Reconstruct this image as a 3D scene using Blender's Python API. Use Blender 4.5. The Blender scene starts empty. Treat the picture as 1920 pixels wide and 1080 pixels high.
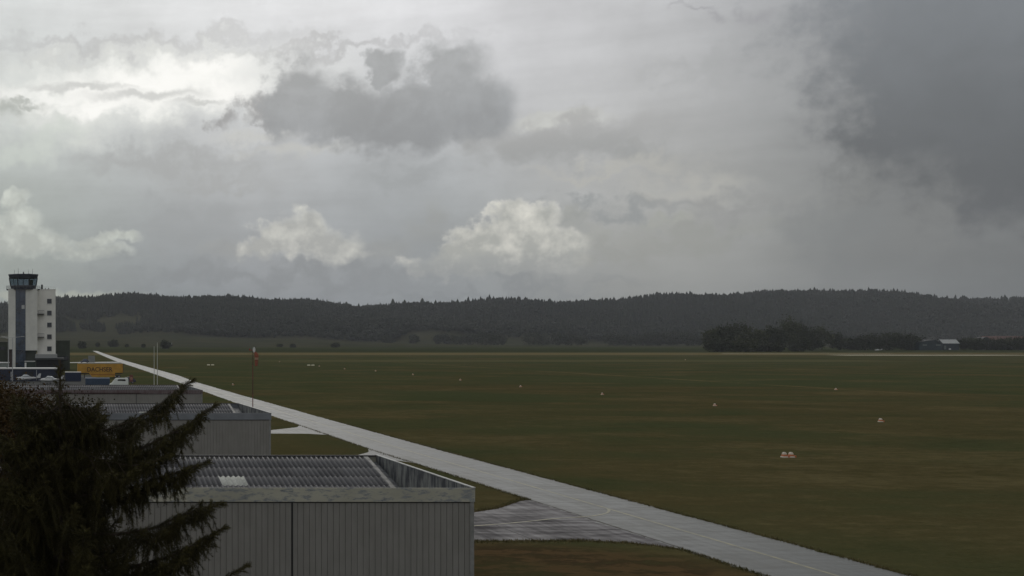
import bpy, bmesh, math, random
import numpy as np
from mathutils import Vector, Matrix
random.seed(7); rng = np.random.default_rng(7)
S = bpy.context.scene
C = S.collection
R = math.radians

# ---------------------------------------------------------------- camera
FP, X0, YH, H = 2100.0, 60.0, 638.0, 11.0        # focal length and principal point in photo pixels, eye height
cd = bpy.data.cameras.new("camera"); cam = bpy.data.objects.new("camera", cd); C.objects.link(cam)
S.camera = cam
cam.location = (0, 0, H); cam.rotation_euler = (R(90), 0, 0)
cd.sensor_width = 36.0; cd.sensor_fit = 'HORIZONTAL'; cd.lens = 36.0*FP/1920
cd.shift_x = (960-X0)/1920; cd.shift_y = (YH-540)/1920
cd.clip_start = 0.5; cd.clip_end = 30000
S.view_settings.view_transform = 'Standard'; S.view_settings.look = 'None'
S.view_settings.exposure = 0.0; S.view_settings.gamma = 1.0; S.view_settings.use_curve_mapping = False
S.cycles.max_bounces = 6; S.cycles.volume_bounces = 0; S.cycles.transparent_max_bounces = 12

SUN_AZ, SUN_EL = R(8), R(38)                     # azimuth clockwise from +Y
def at(px, py, Y): return Vector(((px-X0)*Y/FP, Y, H-(py-YH)*Y/FP))
def gx(px, Y): return (px-X0)*Y/FP
def gz(py, Y): return H-(py-YH)*Y/FP
def lin(c): 
    c = c/255.0
    return c/12.92 if c <= 0.04045 else ((c+0.055)/1.055)**2.4

# ---------------------------------------------------------------- world: overcast sky with clouds
W = bpy.data.worlds.new("World"); S.world = W; W.use_nodes = True
nt = W.node_tree; nt.nodes.clear()
class E:                                          # tiny expression helper over math nodes
    nt = None
    def __init__(s, sock): s.s = sock
    @staticmethod
    def m(op, *a, clamp=False):
        n = E.nt.nodes.new('ShaderNodeMath'); n.operation = op; n.use_clamp = clamp
        for i, v in enumerate(a):
            if isinstance(v, E): E.nt.links.new(v.s, n.inputs[i])
            else: n.inputs[i].default_value = float(v)
        return E(n.outputs[0])
    def __add__(s, o): return E.m('ADD', s, o)
    __radd__ = __add__
    def __mul__(s, o): return E.m('MULTIPLY', s, o)
    __rmul__ = __mul__
    def __sub__(s, o): return E.m('SUBTRACT', s, o)
    def __rsub__(s, o): return E.m('SUBTRACT', o, s)
    def __truediv__(s, o): return E.m('DIVIDE', s, o)
    def max(s, o): return E.m('MAXIMUM', s, o)
    def step(s, a, b):                            # smoothstep a..b
        n = E.nt.nodes.new('ShaderNodeMapRange'); n.interpolation_type = 'SMOOTHSTEP'
        E.nt.links.new(s.s, n.inputs[0]); n.inputs[1].default_value = a; n.inputs[2].default_value = b
        return E(n.outputs[0])
def comb(x, y, z=0.0):
    n = E.nt.nodes.new('ShaderNodeCombineXYZ')
    for i, v in enumerate((x, y, z)):
        if isinstance(v, E): E.nt.links.new(v.s, n.inputs[i])
        else: n.inputs[i].default_value = v
    return n.outputs[0]
def noise(vec, scale, detail=6, rough=0.55, dist=0.0):
    n = E.nt.nodes.new('ShaderNodeTexNoise'); n.inputs['Scale'].default_value = scale
    n.inputs['Detail'].default_value = detail; n.inputs['Roughness'].default_value = rough; n.inputs['Distortion'].default_value = dist
    if vec is not None: E.nt.links.new(vec, n.inputs['Vector'])
    return E(n.outputs['Fac'])
def mixc(fac, a, b, mode='MIX'):
    n = E.nt.nodes.new('ShaderNodeMix'); n.data_type = 'RGBA'; n.blend_type = mode; n.clamp_factor = True
    for i, v in ((0, fac), (6, a), (7, b)):
        if isinstance(v, E): v = v.s
        if isinstance(v, bpy.types.NodeSocket): E.nt.links.new(v, n.inputs[i])
        elif i == 0: n.inputs[0].default_value = v
        else: n.inputs[i].default_value = (*v[:3], 1)
    return n.outputs[2]

E.nt = nt
tc = nt.nodes.new('ShaderNodeTexCoord'); D = tc.outputs['Generated']
sep = nt.nodes.new('ShaderNodeSeparateXYZ'); nt.links.new(D, sep.inputs[0])
dx, dy, dz = (E(o) for o in sep.outputs)
AZ = E.m('ARCTAN2', dx, dy) * (180/math.pi)
EL = E.m('ARCSINE', dz) * (180/math.pi)
def ang(px, py):
    a = math.atan((px-X0)/FP); e = math.atan((YH-py)/math.hypot(FP, px-X0))
    return math.degrees(a), math.degrees(e)
# broad brightness of the overcast: normalised radial weights round given directions
BASE = [(60,30,234,236,235),(300,20,240,240,240),(600,30,250,250,250),(900,10,226,225,226),(1150,60,213,213,214),(1400,60,188,188,190),
 (1620,80,128,129,133),(1850,60,116,117,123),(1870,330,92,94,98),(1600,280,126,129,131),(1460,200,156,158,160),(1200,160,188,189,189),
 (1000,150,190,190,192),(40,170,200,205,200),(60,320,150,160,155),(260,350,146,151,155),(60,560,158,166,158),(300,500,120,129,137),
 (500,330,174,176,177),(700,360,158,164,168),(720,540,130,136,141),(850,400,150,156,158),(1000,560,134,139,139),(1290,330,194,192,186),
 (1300,500,143,146,141),(1500,420,132,136,136),(1700,460,117,121,121),(1870,560,106,111,110),(300,140,222,224,222),(150,90,196,197,198),(450,90,200,200,202)]
num = None; den = None
def addpt(v, col, k, w):
    global num, den
    n = nt.nodes.new('ShaderNodeVectorMath'); n.operation = 'DOT_PRODUCT'; nt.links.new(D, n.inputs[0]); n.inputs[1].default_value = v
    wt = E.m('EXPONENT', E.m('MULTIPLY_ADD', E(n.outputs['Value']), k, -k)) * w
    s = nt.nodes.new('ShaderNodeVectorMath'); s.operation = 'SCALE'; s.inputs[0].default_value = col; nt.links.new(wt.s, s.inputs['Scale'])
    if num is None: num, den = s.outputs[0], wt
    else:
        a = nt.nodes.new('ShaderNodeVectorMath'); a.operation = 'ADD'; nt.links.new(num, a.inputs[0]); nt.links.new(s.outputs[0], a.inputs[1])
        num = a.outputs[0]; den = den + wt
for px, py, r, g, b in BASE:
    addpt(Vector((px-X0, FP, YH-py)).normalized(), (lin(r)*1.0, lin(g)*1.015, lin(b)*1.04), 190.0, 1.0)
for v, c in (((0,0.35,1),(0.60,0.60,0.61)), ((0,0,1),(0.50,0.50,0.52)), ((-1,0,.35),(0.42,0.43,0.43)), ((1,0,.35),(0.14,0.145,0.155)), ((0,-1,.35),(0.46,0.47,0.50)), ((0,0,-1),(0.03,0.03,0.03))):
    addpt(Vector(v).normalized(), c, 5.0, 0.004)
dv = nt.nodes.new('ShaderNodeVectorMath'); dv.operation = 'DIVIDE'; nt.links.new(num, dv.inputs[0]); nt.links.new(comb(den, den, den), dv.inputs[1])
col = dv.outputs[0]
P2 = comb(AZ, EL)
w1 = noise(P2, 0.55, 7, 0.6); w2 = noise(comb(AZ+40, EL+13), 0.55, 7, 0.6)
w3 = noise(comb(AZ*0.12, EL*0.8), 0.9, 6, 0.6)     # long flat streaks
w4 = noise(P2, 0.16, 6, 0.62)
w5 = noise(P2, 1.1, 8, 0.56); w6 = noise(P2, 0.35, 8, 0.56, 0.6)
def gain(c, f):
    s = nt.nodes.new('ShaderNodeVectorMath'); s.operation = 'SCALE'; nt.links.new(c, s.inputs[0])
    nt.links.new(f.s, s.inputs['Scale']) if isinstance(f, E) else None
    return s.outputs[0]
col = gain(col, 1.0 + (w3-0.5)*0.34 + (w4-0.5)*0.42 + (w1-0.5)*0.16)
def wander(amp): return AZ + (w1-0.5)*amp*2.2, EL + (w2-0.5)*amp*1.8
def layer(blobs, amp, edge, rag=0.9):
    A, L = wander(amp); f = None
    for px, py, sx, sy in blobs:
        a, e = ang(px, py); ca = math.cos(R(a)); kx = math.degrees(1/FP)*ca*ca; ky = math.degrees(1/FP)*ca
        u = (A-a)/(sx*kx); v = (L-e)/(sy*ky)
        d = 1.0 - E.m('SQRT', u*u + v*v)
        f = d if f is None else f.max(d)
    f = f + (w5-0.5)*rag + (w6-0.5)*rag*0.8
    return f, f.step(-edge*0.5, edge)
def over(mask, c, op=1.0):
    global col
    col = mixc(mask*op, col, c)
g = lambda r, gg=None, b=None: (lin(r), lin(gg if gg else r), lin(b if b else (gg if gg else r)))
# grey bars and the bright rift
f, m = layer([(230,82,330,18),(620,88,260,14)], 3.0, 0.9, 0.6); over(m, g(166,167,170), 0.55)
f, m = layer([(230,112,260,13)], 3.0, 0.8); over(m, g(172,174,175), 0.5)
f, m = layer([(260,160,340,62),(120,215,180,50)], 3.0, 1.5, 0.4); over(m, g(224,227,223), 0.75)
f, m = layer([(300,145,240,50),(220,180,240,46)], 2.0, 1.4, 0.4); over(m, g(244,246,242), 0.8)
f, m = layer([(300,150,170,28),(380,128,100,22),(230,180,210,26),(420,170,70,34),(180,200,120,14)], 1.6, 1.0, 0.7); over(m, g(255,255,252), 1.0)
f, m = layer([(150,165,110,7),(270,178,120,10),(370,192,60,6)], 1.0, 0.8, 0.5); over(m, g(198,200,199), 0.8)
f, m = layer([(80,262,60,26),(110,240,50,20),(40,290,60,24)], 2.0, 0.9); over(m, g(206,214,207), 0.55)
f, m = layer([(20,210,34,18),(60,200,34,9)], 1.8, 0.9); over(m, g(158,164,160), 0.7)
f, m = layer([(560,284,120,10),(480,258,80,14)], 1.2, 0.9); over(m, g(198,199,196), 0.65)
f, m = layer([(1060,218,80,10),(1030,225,110,12)], 1.2, 0.8); over(m, g(212,214,210), 0.85)
# soft grey banks through the middle and right of the sky
for bl, cg, o_ in (([(1330,385,150,26),(1450,375,90,20)], g(150,152,153), 0.75), ([(1180,395,80,22),(1090,375,60,16)], g(140,146,150), 0.7), ([(1300,440,170,26),(1180,470,110,18)], g(150,153,150), 0.6),
                   ([(330,300,200,26),(420,330,120,22)], g(160,163,165), 0.6), ([(330,420,90,40),(760,330,110,26)], g(150,155,159), 0.55), ([(500,520,380,22),(900,540,260,14)], g(130,136,141), 0.55),
                   ([(1380,200,110,40),(1300,130,150,22)], g(168,170,172), 0.55), ([(1740,420,120,60),(1620,340,70,50)], g(128,131,132), 0.6), ([(1560,430,120,60)], g(124,129,132), 0.5)):
    f, m = layer(bl, 3.0, 0.9, 1.3); over(m, cg, o_)
# big dark cloud in the middle and the one beside it
f, m = layer([(430,222,17,20),(412,236,26,10),(480,205,26,22),(492,230,22,14)], 1.5, 0.8, 1.5); over(m, g(146,147,150), 0.8)
shade = (EL-ang(700,285)[1]).step(0.0, 5.2)
lump = ((w6-0.5)*1.1+(w5-0.5)*0.5+0.5).step(0.35, 0.65)
cc = mixc(shade, g(145,149,154), g(162,165,168)); cc = gain(cc, 0.93+lump*0.15+(w4-0.5)*0.3)
big = [(560,170,66,66),(525,215,50,54),(640,210,120,66),(725,130,33,38),(760,215,150,66),(845,145,76,66),(890,190,78,56),(880,225,74,50),(720,252,170,38)]
f, m = layer(big, 1.5, 0.46, 0.9); over(m, cc, 0.95)
cc = mixc((EL-ang(1120,300)[1]).step(0.0, 2.2), g(150,153,155), g(168,169,170))
f, m = layer([(1120,262,120,46),(1020,262,120,44),(1195,285,60,28),(1090,235,70,28),(960,275,100,40)], 1.8, 0.8, 0.9); over(m, cc, 0.85)
f, m = layer([(1150,322,170,12),(1240,300,60,20),(1300,352,120,24)], 2.4, 1.0); over(m, g(182,182,177), 0.6)
# sunlit cumulus low over the hills
def cumulus(blobs, top, lowc, py0, py1, amp=1.2, edge=0.36, op=0.9):
    f, m = layer(blobs, amp, edge, 0.95)
    e0, e1 = ang(600, py1)[1], ang(600, py0)[1]
    t = (EL-e0).step(0.0, e1-e0)*0.5 + (w5-0.5)*2.6 + (w6-0.5)*1.4 + (1.0-f.step(0.0, 0.30))*0.45
    fade = (EL-e0+(w5-0.5)*1.5).step(-0.2, 0.9)*0.7+0.3
    over(m*fade, mixc(E.m('MULTIPLY', t, 1.0, clamp=True), lowc, top), op)
cumulus([(430,470,60,20),(700,470,70,26)], g(160,164,163), g(148,152,154), 440, 500, edge=0.8, op=0.6)
cumulus([(540,440,60,38),(580,425,44,26),(630,478,56,20),(505,462,60,22),(600,458,70,34)], g(212,213,207), g(170,173,172), 400, 500, edge=0.42, op=0.95)
cumulus([(1075,405,36,26),(1090,440,40,24)], g(168,170,167), g(152,156,155), 385, 450, op=0.75)
cumulus([(820,400,26,26),(800,440,50,30)], g(158,162,162), g(148,152,153), 380, 460, edge=0.8, op=0.6)
cumulus([(960,400,42,32),(1005,410,42,30),(930,445,62,36),(1000,455,74,40),(865,492,110,26),(960,488,130,28),(1050,470,64,40),(895,462,70,40),(850,500,80,16)], g(226,225,217), g(170,173,170), 372, 505, op=0.95)
cumulus([(30,378,26,22),(36,410,42,26),(30,450,74,34),(80,462,60,24),(175,452,42,14),(225,445,40,12),(150,475,90,16)], g(214,220,213), g(176,182,178), 355, 490, edge=0.5, op=0.9)
cumulus([(1150,445,46,12),(1200,425,50,11),(1260,412,40,8)], g(178,180,174), g(156,160,156), 410, 460, edge=0.7, op=0.7)
f, m = layer([(150,552,120,9),(30,560,60,10)], 1.0, 0.8); over(m, g(176,181,170), 0.8)
# dark rain cloud on the right, fading downwards into rain
cc = mixc((EL-ang(1800,380)[1]).step(0.0, 9.5), g(87,92,98), g(121,126,132)); cc = gain(cc, 0.97+lump*0.06+(w4-0.5)*0.35)
f, m = layer([(1900,250,520,360),(1800,300,330,220)], 3.0, 1.3, 0.5); over(m, g(112,116,119), 0.5)
f, m = layer([(1800,20,335,180),(1720,130,225,130),(1830,210,280,150),(1930,330,230,110),(1700,230,130,90)], 2.6, 0.62, 0.55); over(m, cc, 0.92)
f, m = layer([(1310,14,46,5),(1345,26,20,14),(1420,30,30,16)], 1.6, 1.2); over(m, g(150,150,156), 0.6)
sky = nt.nodes.new('ShaderNodeTexSky'); sky.sky_type = 'NISHITA'; sky.sun_disc = False
sky.sun_elevation = SUN_EL; sky.sun_rotation = SUN_AZ; sky.air_density = 2.0; sky.dust_density = 4.0
tenx = nt.nodes.new('ShaderNodeVectorMath'); tenx.operation = 'SCALE'; tenx.inputs['Scale'].default_value = 10.0; nt.links.new(col, tenx.inputs[0])
bg = nt.nodes.new('ShaderNodeBackground'); bg.inputs['Strength'].default_value = 0.1
nt.links.new(mixc(0.97, sky.outputs[0], tenx.outputs[0]), bg.inputs['Color'])
wo = nt.nodes.new('ShaderNodeOutputWorld'); nt.links.new(bg.outputs[0], wo.inputs['Surface'])
W.cycles.sampling_method = 'MANUAL'; W.cycles.sample_map_resolution = 512
# ---------------------------------------------------------------- sun veiled by cloud
ld = bpy.data.lights.new("sun", 'SUN'); ld.energy = 0.5; ld.angle = R(14); ld.color = (1.0, 0.95, 0.87)
sun = bpy.data.objects.new("sun", ld); C.objects.link(sun)
sd = Vector((math.sin(SUN_AZ)*math.cos(SUN_EL), math.cos(SUN_AZ)*math.cos(SUN_EL), math.sin(SUN_EL)))
sun.rotation_euler = sd.to_track_quat('Z', 'Y').to_euler()

# ---------------------------------------------------------------- materials
MATS = {}
def mat(name, c=(0.3,0.3,0.3), rough=0.7, metal=0.0, spec=0.4, var=0.0, vscale=3.0, bump=0.0, bscale=20.0, c2=None):
    if name in MATS: return MATS[name]
    m = bpy.data.materials.new(name); m.use_nodes = True; t = m.node_tree; E.nt = t
    b = t.nodes['Principled BSDF']; b.inputs['Roughness'].default_value = rough; b.inputs['Metallic'].default_value = metal
    b.inputs['Specular IOR Level'].default_value = spec
    tcn = t.nodes.new('ShaderNodeTexCoord'); oc = tcn.outputs['Object']
    n = noise(oc, vscale, 5, 0.6)
    if c2 is None: c2 = tuple(max(0, v*(1-2*var)) for v in c); c = tuple(v*(1+var) for v in c)
    t.links.new(mixc(n.step(0.3, 0.7), c2, c), b.inputs['Base Color'])
    if bump:
        bn = t.nodes.new('ShaderNodeBump'); bn.inputs['Strength'].default_value = bump; bn.inputs['Distance'].default_value = 0.05
        t.links.new(noise(oc, bscale, 4, 0.6).s, bn.inputs['Height']); t.links.new(bn.outputs[0], b.inputs['Normal'])
    MATS[name] = m; return m
def foliage_mat(name, ca, cb, vs=1.2, rough=0.6, trans=0.15, attr=True):
    m = bpy.data.materials.new(name); m.use_nodes = True; t = m.node_tree; E.nt = t
    b = t.nodes['Principled BSDF']; b.inputs['Roughness'].default_value = rough; b.inputs['Specular IOR Level'].default_value = 0.08
    tcn = t.nodes.new('ShaderNodeTexCoord'); n = noise(tcn.outputs['Object'], vs, 4, 0.6)
    f = n.step(0.3, 0.7)
    if attr:
        a = t.nodes.new('ShaderNodeAttribute'); a.attribute_name = 'tint'; f = f*0.4 + E(a.outputs['Fac'])*0.6
    t.links.new(mixc(f, ca, cb), b.inputs['Base Color'])
    MATS[name] = m; return m

# ---------------------------------------------------------------- object helpers
def tag(o, label=None, cat=None, group=None, kind=None):
    if label: o['label'] = label
    if cat: o['category'] = cat
    if group: o['group'] = group
    if kind: o['kind'] = kind
    return o
def empty(name, loc, label, cat, group=None, rz=0.0):
    o = bpy.data.objects.new(name, None); C.objects.link(o); o.location = loc; o.rotation_euler = (0,0,rz)
    o.empty_display_size = 0.3
    return tag(o, label, cat, group)
class MB:
    def __init__(s): s.v = []; s.f = []
    def box(s, x0, x1, y0, y1, z0, z1):
        b = len(s.v)
        s.v += [(x0,y0,z0),(x1,y0,z0),(x1,y1,z0),(x0,y1,z0),(x0,y0,z1),(x1,y0,z1),(x1,y1,z1),(x0,y1,z1)]
        s.f += [tuple(b+i for i in q) for q in ((0,3,2,1),(4,5,6,7),(0,1,5,4),(1,2,6,5),(2,3,7,6),(3,0,4,7))]; return s
    def loft(s, rings, cap=True, closed=True):
        b = len(s.v); n = len(rings[0])
        for r in rings: s.v += [tuple(p) for p in r]
        for i in range(len(rings)-1):
            for j in range(n if closed else n-1):
                k = (j+1) % n; s.f.append((b+i*n+j, b+i*n+k, b+(i+1)*n+k, b+(i+1)*n+j))
        if cap: s.f.append(tuple(b+j for j in range(n))[::-1]); s.f.append(tuple(b+(len(rings)-1)*n+j for j in range(n)))
        return s
    def tube(s, p0, p1, r0, r1=None, n=8):
        r1 = r0 if r1 is None else r1; p0 = Vector(p0); p1 = Vector(p1); d = (p1-p0).normalized()
        u = d.orthogonal().normalized(); w = d.cross(u)
        ring = lambda p, r: [p+(u*math.cos(2*math.pi*i/n)+w*math.sin(2*math.pi*i/n))*r for i in range(n)]
        return s.loft([ring(p0, r0), ring(p1, r1)])
    def path(s, pts, rad, n=6):
        pts = [Vector(p) for p in pts]; rings = []
        for i, p in enumerate(pts):
            d = (pts[min(i+1, len(pts)-1)]-pts[max(i-1, 0)]).normalized(); u = d.cross(Vector((0.13,0.9,0.41))).normalized(); w = d.cross(u)
            r = rad[i] if hasattr(rad, '__len__') else rad
            rings.append([p+(u*math.cos(2*math.pi*k/n)+w*math.sin(2*math.pi*k/n))*r for k in range(n)])
        return s.loft(rings)
    def poly(s, pts): b = len(s.v); s.v += [tuple(p) for p in pts]; s.f.append(tuple(range(b, b+len(pts)))); return s
    def ext(s, prof, y0, y1):      # profile (x,z) extruded in y
        return s.loft([[(x,y0,z) for x,z in prof], [(x,y1,z) for x,z in prof]])
    def build(s, name, m, parent=None, smooth=False, bevel=0.0, loc=None):
        me = bpy.data.meshes.new(name); me.from_pydata(s.v, [], s.f); me.validate()
        bm = bmesh.new(); bm.from_mesh(me); bmesh.ops.recalc_face_normals(bm, faces=bm.faces)
        if bevel: bmesh.ops.bevel(bm, geom=list(bm.edges), offset=bevel, segments=2, affect='EDGES', clamp_overlap=True)
        bm.to_mesh(me); bm.free()
        if smooth:
            for p in me.polygons: p.use_smooth = True
        me.materials.append(m); o = bpy.data.objects.new(name, me); C.objects.link(o)
        if parent: o.parent = parent
        if loc: o.location = loc
        return o
def mesh_np(name, V, F, m, parent=None, tint=None, smooth=False):
    me = bpy.data.meshes.new(name); V = np.asarray(V, np.float32); F = np.asarray(F, np.int32); n, k = F.shape
    me.vertices.add(len(V)); me.vertices.foreach_set('co', V.ravel())
    me.loops.add(n*k); me.loops.foreach_set('vertex_index', F.ravel())
    me.polygons.add(n); me.polygons.foreach_set('loop_start', np.arange(0, n*k, k, dtype=np.int32))
    try: me.polygons.foreach_set('loop_total', np.full(n, k, np.int32))
    except Exception: pass
    if tint is not None:
        a = me.attributes.new('tint', 'FLOAT', 'POINT'); a.data.foreach_set('value', np.asarray(tint, np.float32))
    me.update(calc_edges=True); me.polygons.foreach_set('use_smooth', np.full(n, smooth, bool))
    me.materials.append(m); o = bpy.data.objects.new(name, me); C.objects.link(o)
    if parent: o.parent = parent
    return o
def dup(root, loc, rz=None, label=None, scale=None):
    def cp(o, par):
        c = o.copy(); C.objects.link(c); c.parent = par
        for ch in [x for x in o.children]: cp(ch, c)
        return c
    r = cp(root, None); r.location = loc
    if rz is not None: r.rotation_euler = (0,0,rz)
    if label: r['label'] = label
    if scale: r.scale = scale
    return r
def struct(name, pts, z, m, holes=None):
    o = MB().poly([(x,y,z) for x,y in pts]).build(name, m); return tag(o, kind='structure')

# ---------------------------------------------------------------- ground
def ground_mat():
    m = bpy.data.materials.new('grass_field'); m.use_nodes = True; t = m.node_tree; E.nt = t
    b = t.nodes['Principled BSDF']; b.inputs['Roughness'].default_value = 1.0; b.inputs['Specular IOR Level'].default_value = 0.0
    tcn = t.nodes.new('ShaderNodeTexCoord'); oc = tcn.outputs['Object']
    sp = t.nodes.new('ShaderNodeSeparateXYZ'); t.links.new(oc, sp.inputs[0]); X, Y = E(sp.outputs[0]), E(sp.outputs[1])
    big = noise(oc, 0.012, 5, 0.6, 0.6); mid = noise(comb(X*0.6, Y), 0.07, 5, 0.6, 0.4); fine = noise(comb(X*0.6, Y), 0.75, 7, 0.72); tuft = noise(oc, 5.0, 3, 0.7)
    green = (0.052, 0.060, 0.026); brown = (0.070, 0.059, 0.026); straw = (0.135, 0.115, 0.055); dark = (0.034, 0.039, 0.016)
    sp2 = noise(oc, 3.2, 5, 0.75)
    # browner, thinner turf on the near half of the field
    near = 1.0 - Y.step(110, 330)
    patch = noise(comb(X*0.5, Y), 0.035, 6, 0.65, 0.6); f = (big*0.45 + mid*0.3 + patch*0.5 + near*0.09).step(0.56, 0.76)
    c = mixc(f, green, brown)
    c = mixc((mid*0.4+patch*0.25+fine*0.5).step(0.56, 0.74)*0.62, c, straw)
    c = mixc(E.m('MULTIPLY', ((1.0-fine)*0.6+(1.0-mid)*0.5).step(0.56, 0.72), 0.5), c, dark); c = mixc(sp2.step(0.52,0.72)*0.45, c, (0.105,0.095,0.048)); c = mixc((1.0-sp2).step(0.52,0.70)*0.5, c, (0.024,0.028,0.011))
    # burnt brown patch between first hangar and taxiway
    pat = (1.0 - ((X-25)*(X-25)/80.0 + (Y-53)*(Y-53)/60.0)).step(-0.4, 0.6) * (mid*0.4+fine*0.7).step(0.38, 0.62)
    c = mixc(pat*0.85, c, (0.088, 0.055, 0.028)); c = mixc(pat*(1.0-fine).step(0.46, 0.56)*0.9, c, (0.026, 0.019, 0.013))
    # worn line of the grass runway and mown strips
    wob = (mid-0.5)*3.0
    wl = 1.0 - E.m('ABSOLUTE', X-182+wob).step(0.6, 2.0); c = mixc(wl*(1.0-Y.step(500, 900))*Y.step(200, 270)*(fine*0.5+patch*0.7).step(0.45,0.75)*0.8, c, (0.17, 0.13, 0.065))
    b1 = (Y+wob*4).step(800, 860)*(1.0-(Y+wob*4).step(960, 1010)); c = mixc(b1*0.8*(1.0-X.step(500, 900)*0.4), c, (0.155, 0.125, 0.062))
    b2 = (Y+wob*4).step(560, 585)*(1.0-(Y+wob*4).step(610, 640))*X.step(100, 150)*(1.0-X.step(420, 500)); c = mixc(b2*0.5, c, (0.12, 0.112, 0.055))
    b3 = Y.step(1010, 1060); c = mixc(b3, c, mixc(mid, (0.028, 0.037, 0.014), (0.042, 0.047, 0.020)))
    b4 = Y.step(1270, 1290)*(1.0-Y.step(1300, 1330)); c = mixc(b4*0.8, c, (0.022, 0.027, 0.014))
    b5 = Y.step(1480, 1530); c = mixc(b5, c, mixc(noise(oc, 0.01, 3).step(0.35,0.65), (0.027, 0.036, 0.013), (0.052, 0.054, 0.022)))
    dl = 1.0 - E.m('ABSOLUTE', X-470+wob).step(1.5, 4.0); c = mixc(dl*0.8*(1.0-Y.step(720, 780)), c, (0.02, 0.024, 0.010))
    t.links.new(c, b.inputs['Base Color'])
    bn = t.nodes.new('ShaderNodeBump'); bn.inputs['Strength'].default_value = 0.5; bn.inputs['Distance'].default_value = 0.08
    t.links.new((fine*0.6+tuft*0.5).s, bn.inputs['Height']); t.links.new(bn.outputs[0], b.inputs['Normal'])
    return m
GM = ground_mat()
struct('ground', [(-7000,-1200),(9500,-1200),(9500,8200),(-7000,8200)], 0.0, GM)

def wet_mat(name, base, base2, r0, r1, joints=True, sc=0.5, stain=0.0, th=(0.40,0.60)):
    m = bpy.data.materials.new(name); m.use_nodes = True; t = m.node_tree; E.nt = t
    b = t.nodes['Principled BSDF']; tcn = t.nodes.new('ShaderNodeTexCoord'); oc = tcn.outputs['Object']
    sp = t.nodes.new('ShaderNodeSeparateXYZ'); t.links.new(oc, sp.inputs[0]); X, Y = E(sp.outputs[0]), E(sp.outputs[1])
    n = noise(comb(X, Y*0.35), sc, 6, 0.65); n2 = noise(comb(X*0.25, Y), 1.3, 5, 0.65); n3 = noise(oc, 9, 4, 0.7); n4 = noise(comb(X*2.2, Y*0.06), 1.0, 5, 0.6)
    t.links.new(mixc((n*0.6+n3*0.4).step(0.35, 0.65), base, base2), b.inputs['Base Color'])
    w = (n*0.4+n2*0.4+n4*0.2).step(*th)
    t.links.new((w*(r1-r0)+r0).s, b.inputs['Roughness'])
    if stain: b.inputs['Specular IOR Level'].default_value = 0.5; t.links.new((0.5-w*stain).s, b.inputs['Specular IOR Level'])
    else: b.inputs['Specular IOR Level'].default_value = 0.55
    bn = t.nodes.new('ShaderNodeBump'); bn.inputs['Strength'].default_value = 0.12; bn.inputs['Distance'].default_value = 0.01
    t.links.new(n3.s, bn.inputs['Height']); t.links.new(bn.outputs[0], b.inputs['Normal'])
    MATS[name] = m; return m
ASPH = wet_mat('wet_asphalt', (0.070,0.075,0.068), (0.100,0.105,0.095), 0.30, 0.55)
CONC = wet_mat('wet_concrete', (0.058,0.052,0.056), (0.082,0.078,0.079), 0.30, 0.80, stain=0.50, sc=0.22, th=(0.34,0.62))
def jag(n, a): return [rng.normal(0, a) for _ in range(n)]
RE = [(-20,40.9),(40,40.9),(61,41.0),(109,40.8),(160,41.2),(230,42.0),(300,43.2),(345,45.6),(450,47.4),(608,50.2),(800,56),(1155,67)]
LE = [(-20,34.2),(40,34.2),(61,34.2),(92,34.3),(112,34.1),(164,35.0),(243,37.0),(292,38.2),(420,41.2),(608,44.6),(800,50.5),(1155,62.5)]
def interp(T, y): return float(np.interp(y, [a for a,_ in T], [b for _,b in T]))
def strip(name, fl, fr, y0, y1, step, z, m, rough=0.0):
    ys = []; y = y0
    while y < y1: ys.append(y); y += step*max(1.0, y/120.0)
    ys.append(y1); mb = MB(); n = len(ys)
    mb.v = [(fl(y)+rng.normal(0,rough), y, z) for y in ys] + [(fr(y)+rng.normal(0,rough), y, z) for y in ys]
    mb.f = [(i, n+i, n+i+1, i+1) for i in range(n-1)]
    return tag(mb.build(name, m), kind='structure')
strip('taxiway', lambda y: interp(LE,y), lambda y: interp(RE,y), -20, 1155, 0.35, 0.008, ASPH, 0.09)
# concrete aprons leading from the hangars
def apron(name, pts, z, m):
    out = []
    for i in range(len(pts)):
        a = Vector(pts[i]); b = Vector(pts[(i+1)%len(pts)]); k = max(1, int((b-a).length/0.4))
        for j in range(k):
            p = a.lerp(b, j/k); out.append((p.x+rng.normal(0,0.03), p.y+rng.normal(0,0.05)))
    return struct(name, out, z, m)
apron('apron', [(10,61.0),(24.2,61.4),(30.2,61.6),(32.4,61.0),(34.35,59.0),(34.35,77.6),(32.5,75.6),(30.5,73.2),(28.2,71.6),(10,70.8)], 0.004, CONC)
apron('apron', [(12,132),(28.2,132.2),(32.5,131.8),(35.0,129.6),(35.0,146),(33.5,141.6),(29.1,136.9),(12,136.4)], 0.004, ASPH)
apron('apron', [(20,101),(31,104),(33.2,102.6),(34.3,100.5),(34.3,114.5),(33.2,110.4),(31.2,107.3),(20,106)], 0.004, ASPH)
apron('apron', [(-80,545),(20,545),(44,552),(45,575),(20,560),(-80,560)], 0.004, ASPH)
apron('apron', [(-80,262),(19,262),(19,300),(19,352),(-80,352)], 0.004, mat('old_asphalt', (0.055,0.058,0.055), 0.95, spec=0.1, var=0.2, vscale=0.4))
JM = mat('joint_sealant', (0.03,0.028,0.026), 0.7)
strip('expansion_joint', lambda y: 27.56, lambda y: 27.66, 61.6, 71.4, 0.4, 0.010, JM, 0.01)
strip('expansion_joint', lambda y: 34.28, lambda y: 34.42, 59.2, 77.4, 0.4, 0.014, mat('joint_grit', (0.06,0.055,0.045), 0.8), 0.03)
for yy in (64.9, 68.2): struct('expansion_joint', [(20,yy),(34.2,yy+0.15),(34.2,yy+0.20),(20,yy+0.05)], 0.012, JM)
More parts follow.
